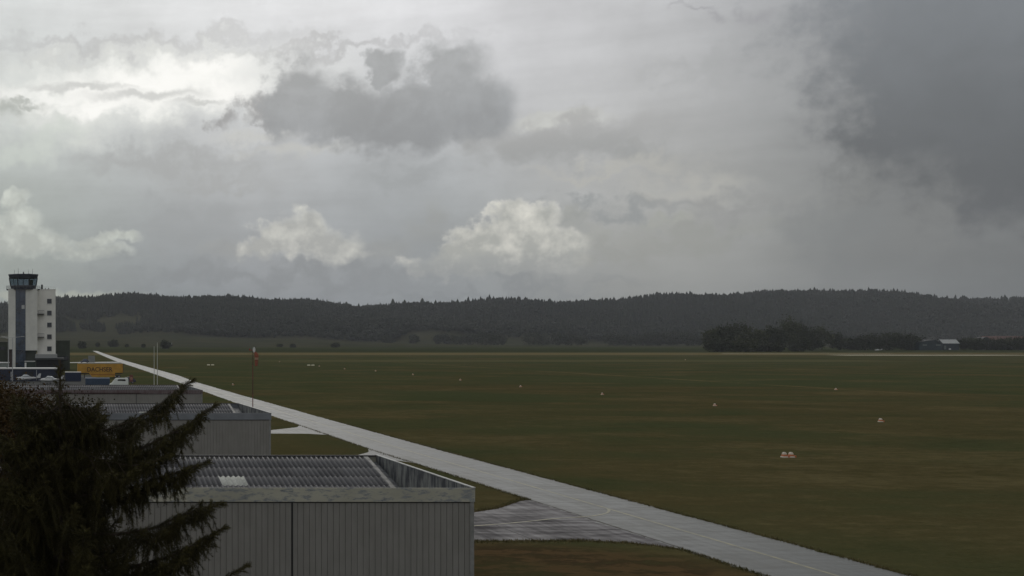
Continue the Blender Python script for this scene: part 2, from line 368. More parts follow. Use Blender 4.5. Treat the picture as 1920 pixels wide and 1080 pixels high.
YL = mat('worn_yellow_paint', (0.34,0.31,0.17), 0.42, c2=(0.17,0.17,0.13), vscale=1.6)
cxl = lambda y: interp(LE,y)*0.5+interp(RE,y)*0.5
strip('taxiway_marking', lambda y: cxl(y)-0.09, lambda y: cxl(y)+0.09, -20, 420, 0.8, 0.014, YL, 0.006)
def curve_strip(name, pts, w, z, m):
    pts = [Vector((*p,0)) for p in pts]; sm = []
    for i in range(len(pts)-1):
        p0, p1, p2, p3 = pts[max(i-1,0)], pts[i], pts[i+1], pts[min(i+2,len(pts)-1)]
        for k in range(6):
            t = k/6; sm.append(0.5*((2*p1)+(p2-p0)*t+(2*p0-5*p1+4*p2-p3)*t*t+(3*p1-p0-3*p2+p3)*t**3))
    sm.append(pts[-1]); mb = MB(); n = len(sm); L = []; Rr = []
    for i, p in enumerate(sm):
        d = (sm[min(i+1,n-1)]-sm[max(i-1,0)]).normalized(); q = Vector((-d.y,d.x,0))*w/2; L.append(p+q); Rr.append(p-q)
    mb.v = [(a.x,a.y,z) for a in L]+[(a.x,a.y,z) for a in Rr]; mb.f = [(i,n+i,n+i+1,i+1) for i in range(n-1)]
    return tag(mb.build(name, m), kind='structure')
curve_strip('taxiway_marking', [(37.6,74.5),(37.5,72.9),(36.6,71.3),(35.3,70.2),(34.0,69.6),(32.0,68.9),(30.0,67.9),(27.8,66.9),(24,65.6),(19,64.4)], 0.16, 0.018, YL)
TRK = mat('pale_gravel_track', (0.62,0.57,0.44), 0.9, var=0.15, vscale=0.05)
strip('track', lambda y: 590, lambda y: 726, 813, 837, 4, 0.02, TRK, 3)
struct('track', [(560,905),(690,895),(690,902),(560,914)], 0.02, TRK)

# near grass: blades along the edges of the paving and over the closest turf
def grass_blades():
    pts = []
    def edge(fx, y0, y1, n, side, spread=0.35):
        for _ in range(n):
            y = y0+(y1-y0)*rng.random()**1.6; pts.append((fx(y)+side*abs(rng.normal(0,spread))-side*0.07, y, 1.0))
    edge(lambda y: interp(RE,y), 48, 150, 5000, 1, 0.2); edge(lambda y: interp(LE,y), 77, 150, 2500, -1, 0.2); edge(lambda y: interp(LE,y), 40, 59.2, 2600, -1, 0.2)
    for _ in range(2200):
        x = rng.uniform(19, 34); yb = interp([(24,61.4),(30.2,61.6),(32.4,61.0),(34.3,59.0)], 0) if False else float(np.interp(x,[19,24.2,30.2,32.4,34.3],[61.2,61.4,61.6,61.0,59.0]))
        pts.append((x, yb-abs(rng.normal(0,0.35))+0.05, 1.0))
        yb = float(np.interp(x,[19,28.2,30.5,32.5,34.3],[71.3,71.6,73.2,75.6,77.6])); pts.append((x, yb+abs(rng.normal(0,0.35))-0.05, 1.0))
    P = np.array(pts); n = len(P); hgt = rng.uniform(0.05,0.17,n)*P[:,2]; a = rng.uniform(0,2*np.pi,n); w = rng.uniform(0.012,0.03,n)
    ux, uy = np.cos(a)*w, np.sin(a)*w; lx, ly = rng.normal(0,0.05,n), rng.normal(0,0.05,n)
    V = np.empty((n,3,3)); V[:,0] = np.stack([P[:,0]-ux,P[:,1]-uy,np.zeros(n)],1); V[:,1] = np.stack([P[:,0]+ux,P[:,1]+uy,np.zeros(n)],1)
    V[:,2] = np.stack([P[:,0]+lx,P[:,1]+ly,hgt],1)
    o = mesh_np('grass', V.reshape(-1,3), np.arange(n*3).reshape(-1,3), foliage_mat('grass_blades',(0.06,0.07,0.026),(0.17,0.13,0.06),0.2), tint=np.repeat(rng.random(n),3))
    tag(o, 'rough short grass at the edges of the taxiway and aprons', 'grass', kind='stuff')
grass_blades()

# ---------------------------------------------------------------- hills and forest
TOP = [(-900,566),(-300,566),(15,570),(110,566),(150,564),(205,561),(260,556),(340,553),(420,556),(520,560),(600,565),(700,570),(790,572),(880,569),(905,564),(960,560),(1050,560),(1160,559),(1200,555),(1350,550),(1500,547),(1570,548),(1700,554),(1850,557),(1920,561),(2300,570),(2900,560)]
YC = 3400.0
TX = np.array([(p-X0)/FP*YC for p,_ in TOP]); TZ = np.array([H+(YH-q)*YC/FP-19 for _,q in TOP])
def ss(t): t = np.clip(t,0,1); return t*t*(3-2*t)
def hz(x, y):
    g0 = np.interp(x, TX, TZ)
    g0 = g0 + 5*np.sin(x*0.011)+4*np.sin(x*0.023+1)
    s = ss((y-2380)/(YC-2380)); back = ss((y-YC)/1400)*0.35
    fr = 26*np.exp(-((x-900)/520)**2)*ss((y-2350)/200)*(1-ss((y-2600)/350))          # nearer wooded spur
    rise = (15*(1-ss((x-350)/600))+2)*ss((y-1750)/700)
    wav = 6*np.sin(x*0.006+y*0.004)*s
    return g0*s*(1-back)+rise*(1-s*0.6)+fr+wav
xs = np.linspace(-1900,5600,260); ys = np.linspace(1720,4900,120)
XX, YY = np.meshgrid(xs, ys, indexing='ij'); ZZ = hz(XX,YY) - 0.6*(1-ss((YY-1720)/60))
idx = np.arange(XX.size).reshape(XX.shape)
Fq = np.stack([idx[:-1,:-1],idx[1:,:-1],idx[1:,1:],idx[:-1,1:]],-1).reshape(-1,4)
HM = mat('meadow', (0.030,0.034,0.018), 1.0, spec=0.0, vscale=0.008, c2=(0.052,0.050,0.027))
tag(mesh_np('hills', np.stack([XX,YY,ZZ],-1).reshape(-1,3), Fq, HM, smooth=True), kind='structure')

def cone_proto(seed, tiers=4, n=6):
    r = np.random.default_rng(seed); V = []; F = []
    for k in range(tiers):
        z0 = 0.08+0.92*k/tiers*0.93; z1 = min(1.0, z0+0.42); rad = 0.19*(1-z0)**0.8+0.02; b = len(V)
        for i in range(n):
            a = 2*math.pi*(i+r.random()*0.6)/n; rr = rad*(0.75+0.5*r.random()); V.append((math.cos(a)*rr, math.sin(a)*rr, z0+0.05*r.random()))
        V.append((0,0,z1))
        F += [(b+i, b+(i+1)%n, b+n) for i in range(n)]
    return np.array(V), np.array(F)
def round_proto(seed, k=34):
    r = np.random.default_rng(seed); V = []; F = []
    for _ in range(k):
        d = r.normal(size=3); d /= np.linalg.norm(d); d[2] = d[2]*0.9; c = d*(0.55+0.45*r.random())*np.array([0.40,0.40,0.38])+np.array([0,0,0.60])
        u = np.cross(d, r.normal(size=3)); u /= np.linalg.norm(u)+1e-9; w = np.cross(d,u); s = 0.15+0.1*r.random(); b = len(V)
        V += [c-u*s, c+u*s*0.6-w*s*0.8, c+u*s*0.4+w*s, c+d*s*0.5]; F += [(b,b+1,b+3),(b+1,b+2,b+3),(b+2,b,b+3)]
    return np.array(V), np.array(F)
def scatter(P, hh, protos, ptype, wid):
    Vs=[];Fs=[];T=[];off=0
    for k,(pv,pf) in enumerate(protos):
        sel = np.where(ptype==k)[0]
        if len(sel)==0: continue
        a = rng.uniform(0,2*np.pi,len(sel)); ca, sa = np.cos(a)[:,None], np.sin(a)[:,None]
        x = (pv[None,:,0]*ca-pv[None,:,1]*sa)*(hh[sel]*wid[sel])[:,None]+P[sel,0][:,None]; y = (pv[None,:,0]*sa+pv[None,:,1]*ca)*(hh[sel]*wid[sel])[:,None]+P[sel,1][:,None]
        z = pv[None,:,2]*hh[sel][:,None]+P[sel,2][:,None]
        Vs.append(np.stack([x,y,z],-1).reshape(-1,3)); n = len(pv)
        Fs.append((pf[None]+ (np.arange(len(sel))*n)[:,None,None]).reshape(-1,3)+off); off += n*len(sel)
        T.append(np.repeat(rng.random(len(sel)),n))
    return np.concatenate(Vs), np.concatenate(Fs), np.concatenate(T)
def forest():
    sp = 11.5; pts=[]
    gxs = np.arange(-1750, 4700, sp); gys = np.arange(2330, 3470, sp)
    A,B = np.meshgrid(gxs,gys); A = A.ravel()+rng.uniform(-sp*.55,sp*.55,A.size); B = B.ravel()+rng.uniform(-sp*.55,sp*.55,B.size)
    footy = 2430+60*np.sin(A*0.008)+40*np.sin(A*0.021+2)
    keep = B > footy
    px = A/B*FP+X0
    # meadows on the left slope, with a hedge line and a tree belt between them
    z = hz(A,B); py = YH-(z-H)*FP/B; px = px + 9*np.sin(A*0.09+B*0.013)+6*np.sin(B*0.031); B0 = B; B = B + 35*np.sin(A*0.05+0.7)+25*np.sin(A*0.13)
    mead = (px>128)&(px<265)&(B<2880+30*np.sin(A*0.03)) & ~((px>164)&(px<182)&(B>2600)) & ~((px>225)&(B<2620+ (px-225)*1.0))
    mead |= (px<128)&(B<2560)
    keep &= ~mead; B = B0
    keep &= px < 2250
    A,B,z = A[keep],B[keep],z[keep]; n=len(A)
    up = (B-2430)/970
    hh = np.clip(rng.normal(18,3.6,n),10,30)*(0.95+0.16*np.sin(A*0.013)*np.sin(B*0.02)); con = rng.random(n) < (0.30+0.62*up+0.25*np.sin(A*0.004+1)); 
    pt = np.where(con, rng.integers(0,3,n), rng.integers(3,6,n)); wid = np.where(con, rng.uniform(1.0,1.5,n), rng.uniform(0.9,1.25,n))
    hh = np.where(con, hh, hh*0.80)
    V,F,T = scatter(np.stack([A,B,z-0.5],1), hh, [cone_proto(i) for i in range(3)]+[round_proto(10+i) for i in range(3)], pt, wid)
    o = mesh_np('forest', V, F, foliage_mat('forest_foliage',(0.011,0.015,0.009),(0.022,0.027,0.013),0.004), tint=T)
    tag(o, 'dark mixed forest covering the long ridge', 'forest', kind='stuff'); print('forest', n)
forest()

# ---------------------------------------------------------------- single trees and bushes far out
BARK = mat('bark', (0.06,0.045,0.032), 0.9, var=0.25, vscale=6)
def crown_np(nclump, nleaf, sx, sz, zc, leaf, seed, flat=0.0):
    r = np.random.default_rng(seed); V=[];T=[]
    for c in range(nclump):
        d = r.normal(size=3); d/=np.linalg.norm(d); d[2] = d[2] if (d[2]>-0.5 or flat) else -d[2]; rr = 0.45+0.5*r.random()
        ctr = np.array([d[0]*sx*rr, d[1]*sx*rr, zc+d[2]*sz*rr]); cs = (0.26+0.2*r.random())*min(sx,sz*1.2); tn = r.random()
        q = r.normal(size=(nleaf,3))*cs*0.55+ctr; q[:,2] = np.maximum(q[:,2], 0.03*zc)
        a = r.normal(size=(nleaf,3)); a/=np.linalg.norm(a,axis=1)[:,None]; b = np.cross(a, r.normal(size=(nleaf,3))); b/=np.linalg.norm(b,axis=1)[:,None]
        s = leaf*(0.6+0.8*r.random(nleaf))[:,None]
        V.append(np.stack([q-a*s, q+a*s*0.7-b*s*0.6, q+a*s*0.5+b*s*0.8],1).reshape(-1,3)); T.append(np.full(nleaf*3, tn)*0.7+0.3*np.repeat(r.random(nleaf),3))
    V = np.concatenate(V); return V, np.arange(len(V)).reshape(-1,3), np.concatenate(T)
FOL = {'dark': foliage_mat('dark_leaves',(0.018,0.024,0.012),(0.05,0.056,0.026),0.3), 'green': foliage_mat('green_leaves',(0.028,0.036,0.016),(0.075,0.08,0.034),0.3),
       'grey': foliage_mat('grey_leaves',(0.045,0.056,0.036),(0.09,0.10,0.062),0.3)}
def tree(name, loc, h, w, label, cat, group, fol='dark', seed=0, bush=False, leaf=0.5):
    t = empty(name, loc, label, cat, group)
    zc = h*0.5 if bush else h*0.58
    tb = MB().tube((0,0,-0.1),(0,0,h*0.55), max(0.08,h*0.022), max(0.03,h*0.01))
    for k in range(4):
        a = k*1.7+seed; tb.tube((0,0,h*(0.2+0.08*k)),(math.cos(a)*w*0.28,math.sin(a)*w*0.28,h*(0.5+0.07*k)), h*0.010, h*0.004, 5)
    tb.build('trunk', BARK, t)
    V,F,T = crown_np(26 if not bush else 34, 60, w*0.5, h*(0.42 if not bush else 0.48), zc, leaf, seed, 1.0 if bush else 0.0)
    mesh_np('crown', V, F, FOL[fol], t, tint=T)
    return t
G1 = 'trees of the copse across the airfield'
def put(px, py_base, h_px, w_px, **k):
    Y = min(FP*H/(py_base-YH), 2300); s = Y/FP
    x = gx(px,Y); return (x, Y, max(0, float(hz(x,Y)) if Y>1720 else 0)), h_px*s, w_px*s
copse = [(1338,659,44,44,'rounded dark tree at the left end of the copse'),(1362,659,48,46,None),(1388,658,54,50,None),(1412,659,50,46,None),(1438,658,44,40,None),
 (1458,658,50,44,None),(1481,657,62,46,'tallest tree of the copse, its peak above all the others'),(1502,657,50,44,None),(1524,657,46,42,None),(1541,656,44,38,'tree at the right end of the tall copse, just before the gap'),(1572,656,34,24,'small separate tree just right of the tall copse'),
 (1350,660,24,50,None),(1395,660,26,54,None),(1440,660,24,50,None),(1500,659,26,54,None)]
ORD = ['first','second','third','fourth','fifth','sixth','seventh','eighth','ninth','tenth','eleventh','twelfth','thirteenth','fourteenth','fifteenth','sixteenth','seventeenth','eighteenth','nineteenth','twentieth','twenty-first']
for i,(px,pb,hp,wp,lab) in enumerate(copse):
    loc,h,w = put(px,pb,hp,wp)
    tree('broadleaf_tree', loc, h*(1.12 if i==6 else (0.92,1.04,1.0,0.86,1.06)[i%5]), w*(0.9,1.05,0.82)[i%3], lab or ('%s tree from the left among the tall trees of the dark copse'%ORD[i] if i<11 else 'low bushy tree in front of the tall copse, %s of four from the left'%ORD[i-11]), 'tree', G1, 'dark' if i%3 else 'green', 100+i, True, leaf=1.0)
G2 = 'lower trees lining the far edge of the field on the right'
for i,(px,hp,wp) in enumerate([(1598,24,36),(1620,28,40),(1646,30,42),(1668,34,44),(1690,30,40),(1712,26,30),(1816,22,34),(1832,24,30),(1868,20,36),(1892,22,36),(1912,24,36),(1935,26,40),(1965,30,44),(2000,28,44)]):
    loc,h,w = put(px,656.5,hp,wp)
    lab = {3:'tallest of the low trees left of the pale-roofed farm building',6:'low tree directly right of the pale-roofed farm building'}.get(i,'low dark tree at the far field edge by the farm, %s from the left'%ORD[i])
    tree('broadleaf_tree', loc, h, w*1.1, lab, 'tree', G2, 'dark', 200+i, True, leaf=0.9)
G3 = 'bushes and small trees along the foot of the wooded ridge'
line = [(775,648.0,16,20),(722,648,14,16),(733,648,8,14),(822,648,18,16),(836,648,20,22),(862,648.2,18,34),(882,648.2,22,30),(910,648.4,26,34),(935,648.4,22,34),(1000,648.6,26,40),(1022,648.6,22,26),(1045,648.6,22,26),(1066,648.6,20,34),
 (1090,648.7,18,26),(1150,649,24,40),(1172,649,20,36),(1205,649,26,36),(1232,649,24,44),(1262,649,26,36),(1290,649,26,40),(1312,649,20,30)]
for i,(px,pb,hp,wp) in enumerate(line):
    loc,h,w = put(px,pb,hp,wp)
    lab = {0:'dark round bush standing alone in the pale strip below the dip in the ridge',10:'pale green round bush in the hedge line at the ridge foot'}.get(i,'%s bush from the left in the line at the foot of the wooded ridge'%ORD[sorted(q[0] for q in line).index(px)])
    tree('bush', loc, h*1.0, w*1.05, lab, 'bush', G3, 'grey' if i==10 else 'dark', 300+i, True, leaf=1.1)
G4 = 'scattered bushes in the fields left of the ridge'
for i,(px,py,hp,wp,Y,lab) in enumerate([(154,646,14,14,1500,'conical bush just right of the control tower in the field'),(183,640,8,7,1800,'tiny bush between the conical bush and the broad one right of the tower'),(213,641,13,18,1800,'broad dark bush below the hillside meadow'),(238,641,5,6,1800,'smallest bush, a dot in the pale strip right of the broad bush'),
      (269,642,6,7,1700,'small bush left of the isolated round tree'),(311,648,17,19,1450,'isolated round dark tree in the field above the two pale poles'),(549,644,6,12,1700,'low pair-like bush on the pale strip right of the windsock'),(628,646,9,16,1700,'low dark bush at the foot of the ridge, midway between windsock and ridge dip'),(525,642,5,12,1800,'faint low bush just right of the windsock top')]):
    x = gx(px,Y); z = float(hz(x,Y)) if Y>1720 else 0.0; s = Y/FP
    tree('bush', (x,Y,z-0.2), hp*s, wp*s, lab, 'bush', G4, 'dark', 400+i, True, leaf=0.9)
# spruces standing above the ridge line
for i,(px,hp,w,lab) in enumerate([(735,17,9,'spruce rising alone above the ridge line left of the dip'),(790,20,13,'tallest spruce on the ridge line at the bottom of the dip'),(757,11,8,'low spruce top between the two tall ridge spruces'),(648,13,8,'spruce poking above the ridge line left of the dip, smaller than its neighbours'),(962,14,9,'spruce standing above the crest right of the dip')]):
    x = gx(px,YC); z = float(hz(x,YC)); t = empty('spruce', (x,YC-8,z-3), lab, 'tree', 'tall spruces above the ridge line')
    s = YC/FP; hh = 20+hp*s*0.45; MB().tube((0,0,0),(0,0,hh*0.9),0.5,0.1).build('trunk', BARK, t)
    V,F = cone_proto(50+i,9,9); V = V*np.array([hh*1.7,hh*1.7,hh]); mesh_np('crown', V, F, FOL['dark'], t, tint=rng.random(len(V)))

# ---------------------------------------------------------------- hangars
def peel_mat(name, a, b_, dark, hx=0.25, amount=0.5):
    m = bpy.data.materials.new(name); m.use_nodes = True; t = m.node_tree; E.nt = t
    b = t.nodes['Principled BSDF']; b.inputs['Roughness'].default_value = 0.75
    tcn = t.nodes.new('ShaderNodeTexCoord'); sp = t.nodes.new('ShaderNodeSeparateXYZ'); t.links.new(tcn.outputs['Object'], sp.inputs[0])
    X,Y,Z = (E(o) for o in sp.outputs)
    n1 = noise(comb(X*hx,Y*hx,Z*2.2), 2.2, 7, 0.68); n2 = noise(comb(X*0.5,Y*0.5,Z), 0.7, 3); n3 = noise(comb(X*hx,Y*hx,Z*4), 6.0, 5, 0.7)
    c = mixc(n2.step(0.35,0.65), a, tuple(v*0.8 for v in a)); c = mixc((n1*0.7+n3*0.3).step(0.49,0.56)*0.85, c, b_)
    c = mixc((n3*0.6+n1*0.4).step(0.57,0.60)*0.8, c, dark); t.links.new(c, b.inputs['Base Color']); MATS[name]=m; return m
def streak_mat(name, a, b_):
    m = bpy.data.materials.new(name); m.use_nodes = True; t = m.node_tree; E.nt = t
    b = t.nodes['Principled BSDF']; b.inputs['Roughness'].default_value = 0.75
    tcn = t.nodes.new('ShaderNodeTexCoord'); sp = t.nodes.new('ShaderNodeSeparateXYZ'); t.links.new(tcn.outputs['Object'], sp.inputs[0])
    X,Y,Z = (E(o) for o in sp.outputs)
    n1 = noise(comb(X*3,Y*3,Z*0.35), 1.6, 6, 0.65); n2 = noise(tcn.outputs['Object'], 1.1, 5)
    t.links.new(mixc((n1*0.65+n2*0.35).step(0.42,0.60), a, b_), b.inputs['Base Color']); MATS[name]=m; return m
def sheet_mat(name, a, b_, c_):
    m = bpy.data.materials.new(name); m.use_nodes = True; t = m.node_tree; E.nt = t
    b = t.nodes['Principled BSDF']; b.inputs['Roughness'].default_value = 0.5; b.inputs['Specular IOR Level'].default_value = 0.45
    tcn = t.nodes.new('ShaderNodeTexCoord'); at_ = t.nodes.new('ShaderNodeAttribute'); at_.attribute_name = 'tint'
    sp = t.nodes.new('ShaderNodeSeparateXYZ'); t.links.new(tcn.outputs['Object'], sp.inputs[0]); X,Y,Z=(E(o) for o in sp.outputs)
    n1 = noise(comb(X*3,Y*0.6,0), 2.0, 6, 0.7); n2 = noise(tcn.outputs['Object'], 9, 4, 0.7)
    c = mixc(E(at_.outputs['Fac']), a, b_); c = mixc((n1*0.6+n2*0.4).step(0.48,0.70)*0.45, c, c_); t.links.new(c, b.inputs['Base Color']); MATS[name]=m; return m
WALL = streak_mat('grey_ribbed_cladding', (0.215,0.208,0.186), (0.240,0.233,0.210))
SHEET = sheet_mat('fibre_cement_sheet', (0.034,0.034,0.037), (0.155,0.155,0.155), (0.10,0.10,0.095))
LIGHTSHEET = mat('pale_translucent_sheet', (0.55,0.56,0.50), 0.5, var=0.12, vscale=2)
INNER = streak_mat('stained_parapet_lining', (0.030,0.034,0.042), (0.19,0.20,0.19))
CAP = mat('parapet_capping', (0.42,0.43,0.41), 0.5, var=0.15)
SEAM = mat('dark_seam', (0.02,0.02,0.02), 0.8); TRIM = mat('corner_trim', (0.24,0.24,0.225), 0.6, var=0.1)
def ribbed(p0, p1, z0, z1, out, pitch, depth):
    """trapezoid-ribbed cladding from p0 to p1, ribs standing out along `out`"""
    p0=Vector((*p0,0)); p1=Vector((*p1,0)); o=Vector((*out,0)); L=(p1-p0).length; d=(p1-p0)/L; prof=[]; x=0.0
    while x < L-pitch:
        for fx,fd in ((0,1),(0.87,1),(0.90,0),(0.95,0)): prof.append((x+fx*pitch, fd*depth))
        x += pitch
    prof.append((L,0)); mb=MB(); n=len(prof)
    for z in (z0,z1): mb.v += [tuple(p0+d*a+o*b+Vector((0,0,z))) for a,b in prof]
    mb.f = [(i,i+1,n+i+1,n+i) for i in range(n-1)]; return mb
def corrugated(xa, xb, ya, za, yb, zb, tintseed, pitch=0.255, amp=0.042, skip=(), shift=None):
    """sheets laid in rows from the high edge (ya,za) down to the low edge (yb,zb)"""
    r = np.random.default_rng(tintseed); L = math.hypot(yb-ya, zb-za); rows = max(1, round(L/1.22)); wsheet = pitch*5; shift = 3*pitch if shift is None else shift; cols = int(math.ceil((xb+shift-xa)/wsheet))
    V=[];F=[];T=[]
    ny,nz = -(zb-za)/L, (yb-ya)/L
    if nz<0: ny,nz=-ny,-nz
    for i in range(rows):
        t0,t1 = i/rows, (i+1)/rows + (0.05 if i<rows-1 else 0)
        for j in range(cols):
            if (i,j) in skip: continue
            x0 = xb+shift-(j+1)*wsheet; x1 = min(xb, xb+shift-j*wsheet); x0=max(x0,xa); ns = 40; b=len(V); tn=r.random()
            off0, off1 = 0.004, 0.030; xsn = np.linspace(x0-0.015,x1-0.015 if j else x1,ns+1)
            for t,off in ((t0,off0),(t1,off1)):
                y=ya+(yb-ya)*t; z=za+(zb-za)*t
                for x in xsn:
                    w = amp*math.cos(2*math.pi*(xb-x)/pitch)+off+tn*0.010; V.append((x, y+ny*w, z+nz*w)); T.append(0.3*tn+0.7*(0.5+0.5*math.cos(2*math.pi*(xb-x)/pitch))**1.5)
            for x in xsn:   # the sheet's lower edge, 8 mm thick
                w = amp*math.cos(2*math.pi*(xb-x)/pitch)+off1-0.016; V.append((x, ya+(yb-ya)*t1+ny*w, za+(zb-za)*t1+nz*w)); T.append(0.0)
            n=ns+1
            for k in range(ns): F.append((b+k,b+k+1,b+n+k+1,b+n+k)); F.append((b+n+k,b+n+k+1,b+2*n+k+1,b+2*n+k))
    return V,F,T
def hangar(name, label, xr, y0, y1, zt, fh, fmat, xl, drop, joints, skip=(), pitch=0.255, wallpitch=0.245, inset=0.75, rot=0.0, trimc=TRIM):
    W_ = xr-xl; Dp = y1-y0
    root = empty(name, (xr,y0,0), label, 'hangar', 'flat-roofed hangars in a row beside the taxiway', rot)
    zw = zt-fh
    ribbed((-W_,0.10),(-0.10,0.10),0,zw,(0,-1),wallpitch,0.026).build('front_wall', WALL, root)
    ribbed((-0.10,0.12),(-0.10,Dp-0.1),0,zw,(1,0),wallpitch,0.035).build('side_wall', WALL, root)
    ribbed((-0.12,Dp-0.10),(-W_,Dp-0.10),0,zw,(0,1),wallpitch,0.035).build('rear_wall', WALL, root)
    MB().box(-0.19,-0.03,0.03,0.17,0,zw-0.002).build('corner_trim', trimc, root)
    for jx in joints: MB().box(jx-xr-0.03,jx-xr+0.03,0.045,0.09,0,zw-0.003).build('panel_seam', SEAM, root)
    MB().box(-W_,0.0,0.06,0.14,zw-0.05,zw-0.004).build('drip_edge', SEAM, root)
    # parapet: facing outside, dark lining inside, capping on top
    MB().box(-W_,0,0,0.06,zw,zt).build('fascia', fmat, root)
    MB().box(-0.06,0,0.063,Dp-0.063,zw,zt).build('fascia', fmat, root)
    MB().box(-W_,0,Dp-0.06,Dp,zw,zt-0.02).build('fascia', fmat, root)
    MB().box(-0.10,-0.064,0.07,Dp-0.07,zt-drop*1.25,zt-0.003).build('parapet_lining', INNER, root)
    MB().box(-0.115,0.018,-0.015,Dp+0.015,zt,zt+0.03).build('capping', CAP, root)
    MB().box(-W_,-0.12,Dp-0.14,Dp-0.005,zt-0.06,zt+0.004).build('rear_capping', mat('dark_capping',(0.03,0.03,0.032),0.6), root)
    ym = Dp*0.5
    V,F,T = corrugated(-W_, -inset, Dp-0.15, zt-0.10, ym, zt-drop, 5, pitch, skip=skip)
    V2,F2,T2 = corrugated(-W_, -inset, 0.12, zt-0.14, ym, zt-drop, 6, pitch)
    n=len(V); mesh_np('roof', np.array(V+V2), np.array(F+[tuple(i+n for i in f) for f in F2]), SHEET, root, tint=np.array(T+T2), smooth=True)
    # sloping edge flashing and the gutter strip beside it
    fl = MB(); fl.loft([[(-inset-0.04,Dp-0.14,zt-0.05),(-inset+0.20,Dp-0.14,zt-0.05),(-inset+0.20,Dp-0.14,zt-0.12),(-inset-0.04,Dp-0.14,zt-0.12)],
        [(-inset-0.04,ym,zt-drop+0.07),(-inset+0.20,ym,zt-drop+0.07),(-inset+0.20,ym,zt-drop),(-inset-0.04,ym,zt-drop)],
        [(-inset-0.04,0.14,zt-0.05),(-inset+0.20,0.14,zt-0.05),(-inset+0.20,0.14,zt-0.12),(-inset-0.04,0.14,zt-0.12)]]); fl.build('edge_flashing', mat('weathered_flashing',(0.24,0.24,0.225),0.7,var=0.2,vscale=3), root)
    gu = MB(); gu.loft([[(-inset+0.2,Dp-0.14,zt-0.35),(-0.1,Dp-0.14,zt-0.35)],[(-inset+0.2,ym,zt-drop-0.15),(-0.1,ym,zt-drop-0.15)],[(-inset+0.2,0.14,zt-0.35),(-0.1,0.14,zt-0.35)]],cap=False,closed=False)
    gu.build('side_gutter', streak_mat('gutter_sheet',(0.14,0.15,0.155),(0.05,0.055,0.06)) if 'gutter_sheet' not in MATS else MATS['gutter_sheet'], root)
    return root
Y1 = 46.0
F1 = peel_mat('peeling_cream_paint', (0.44,0.43,0.345), (0.22,0.24,0.25), (0.10,0.11,0.115), hx=0.75)
h1 = hangar('hangar', 'nearest grey hangar, with peeling cream fascia and one pale roof sheet', 18.2, Y1, 59.2, 4.93, 0.57, F1, -16.0, 1.58, [10.71], skip=((2,6),), rot=R(-0.25))
# pale sheet let into the nearest roof
zt=4.93; Dp=13.2; ym=6.6; drop=1.58
V,F,T = corrugated(-8.91, -7.635, Dp-0.15, zt-0.10, ym, zt-drop, 5, shift=0.0)
# keep only the third row
rows=max(1,round(math.hypot(ym-(Dp-0.15), -drop+0.10)/1.22)); per=len(V)//rows
V=V[2*per:3*per]; F=[tuple(i-2*per for i in f) for f in F[2*(len(F)//rows):3*(len(F)//rows)]]
mesh_np('skylight', np.array(V), np.array(F), LIGHTSHEET, h1, smooth=True)
F2_ = mat('grey_blue_fascia', (0.185,0.20,0.215), 0.55, var=0.08, vscale=0.8)
h2 = hangar('hangar', 'middle hangar with smooth blue-grey fascia, behind the spruce branch tips', 19.96, 93.4, 108.0, 4.93, 0.556, F2_, -14, 1.7, [], inset=1.1)
MB().box(-11.0,-10.4,0.30,0.42,4.80,5.02).build('roof_vent', LIGHTSHEET, h2, bevel=0.02)
F3_ = streak_mat('dull_red_brown_fascia', (0.11,0.075,0.075), (0.15,0.125,0.125))
h3 = hangar('hangar', 'farthest of the three ribbed hangars, with dull brownish fascia', 21.6, 141.7, 158.4, 4.70, 0.47, F3_, -14, 1.8, [13.2], inset=1.2)
MB().box(-19.5,-7.8,-0.05,-0.005,4.28,4.36).build('gutter', mat('rusty_gutter',(0.045,0.022,0.02),0.6), h3)

# ---------------------------------------------------------------- windsock, poles, lamp posts
RED = mat('faded_red_paint', (0.30,0.06,0.04), 0.6, var=0.15); WHT = mat('white_paint', (0.72,0.72,0.69), 0.5, var=0.06)
STEEL = mat('galvanised_steel', (0.42,0.43,0.43), 0.45, metal=0.3, var=0.1); DKST = mat('dark_steel', (0.07,0.055,0.055), 0.5, var=0.1)
wy = 125.0; wx = gx(474,wy); ws = empty('windsock', (wx,wy,0), 'limp red and white windsock on a tall thin red pole by the taxiway', 'windsock')
ztop = gz(656,wy)
for k in range(6):
    MB().tube((0,0,k*ztop/6),(0,0,(k+1)*ztop/6-0.01),0.060-0.004*k,0.056-0.004*k).build('pole_section', mat('pole_red',(0.16,0.04,0.035),0.6) if k%2==0 else mat('dull_red_paint',(0.08,0.03,0.028),0.6), ws)
rg = MB(); N=16
rg.path([(0.12+0.20*math.cos(a)*0.75, -0.05+0.12*math.cos(a), ztop+0.02+0.30*math.sin(a)) for a in [2*math.pi*i/N for i in range(N+1)]], 0.03); rg.build('hoop', STEEL, ws)
dn=MB(); dn.poly([(0.12+0.20*math.cos(a)*0.9, -0.07+0.10*math.cos(a), ztop+0.02+0.30*math.sin(a)) for a in [2*math.pi*i/N for i in range(N)]]); dn.build('sock_mouth', WHT, ws)
MB().tube((-0.35,0,ztop-0.05),(0.0,0,ztop-0.02),0.03).tube((-0.35,0,ztop-0.08),(-0.35,0,ztop+0.16),0.07,0.05).build('obstruction_lamp', RED, ws)
cx=[(0.30,ztop-0.22,0.10),(0.36,ztop-0.40,0.19),(0.38,ztop-0.62,0.22),(0.39,ztop-0.85,0.21),(0.39,ztop-1.10,0.20),(0.39,ztop-1.32,0.18),(0.40,ztop-1.55,0.16),(0.39,ztop-1.80,0.13)]
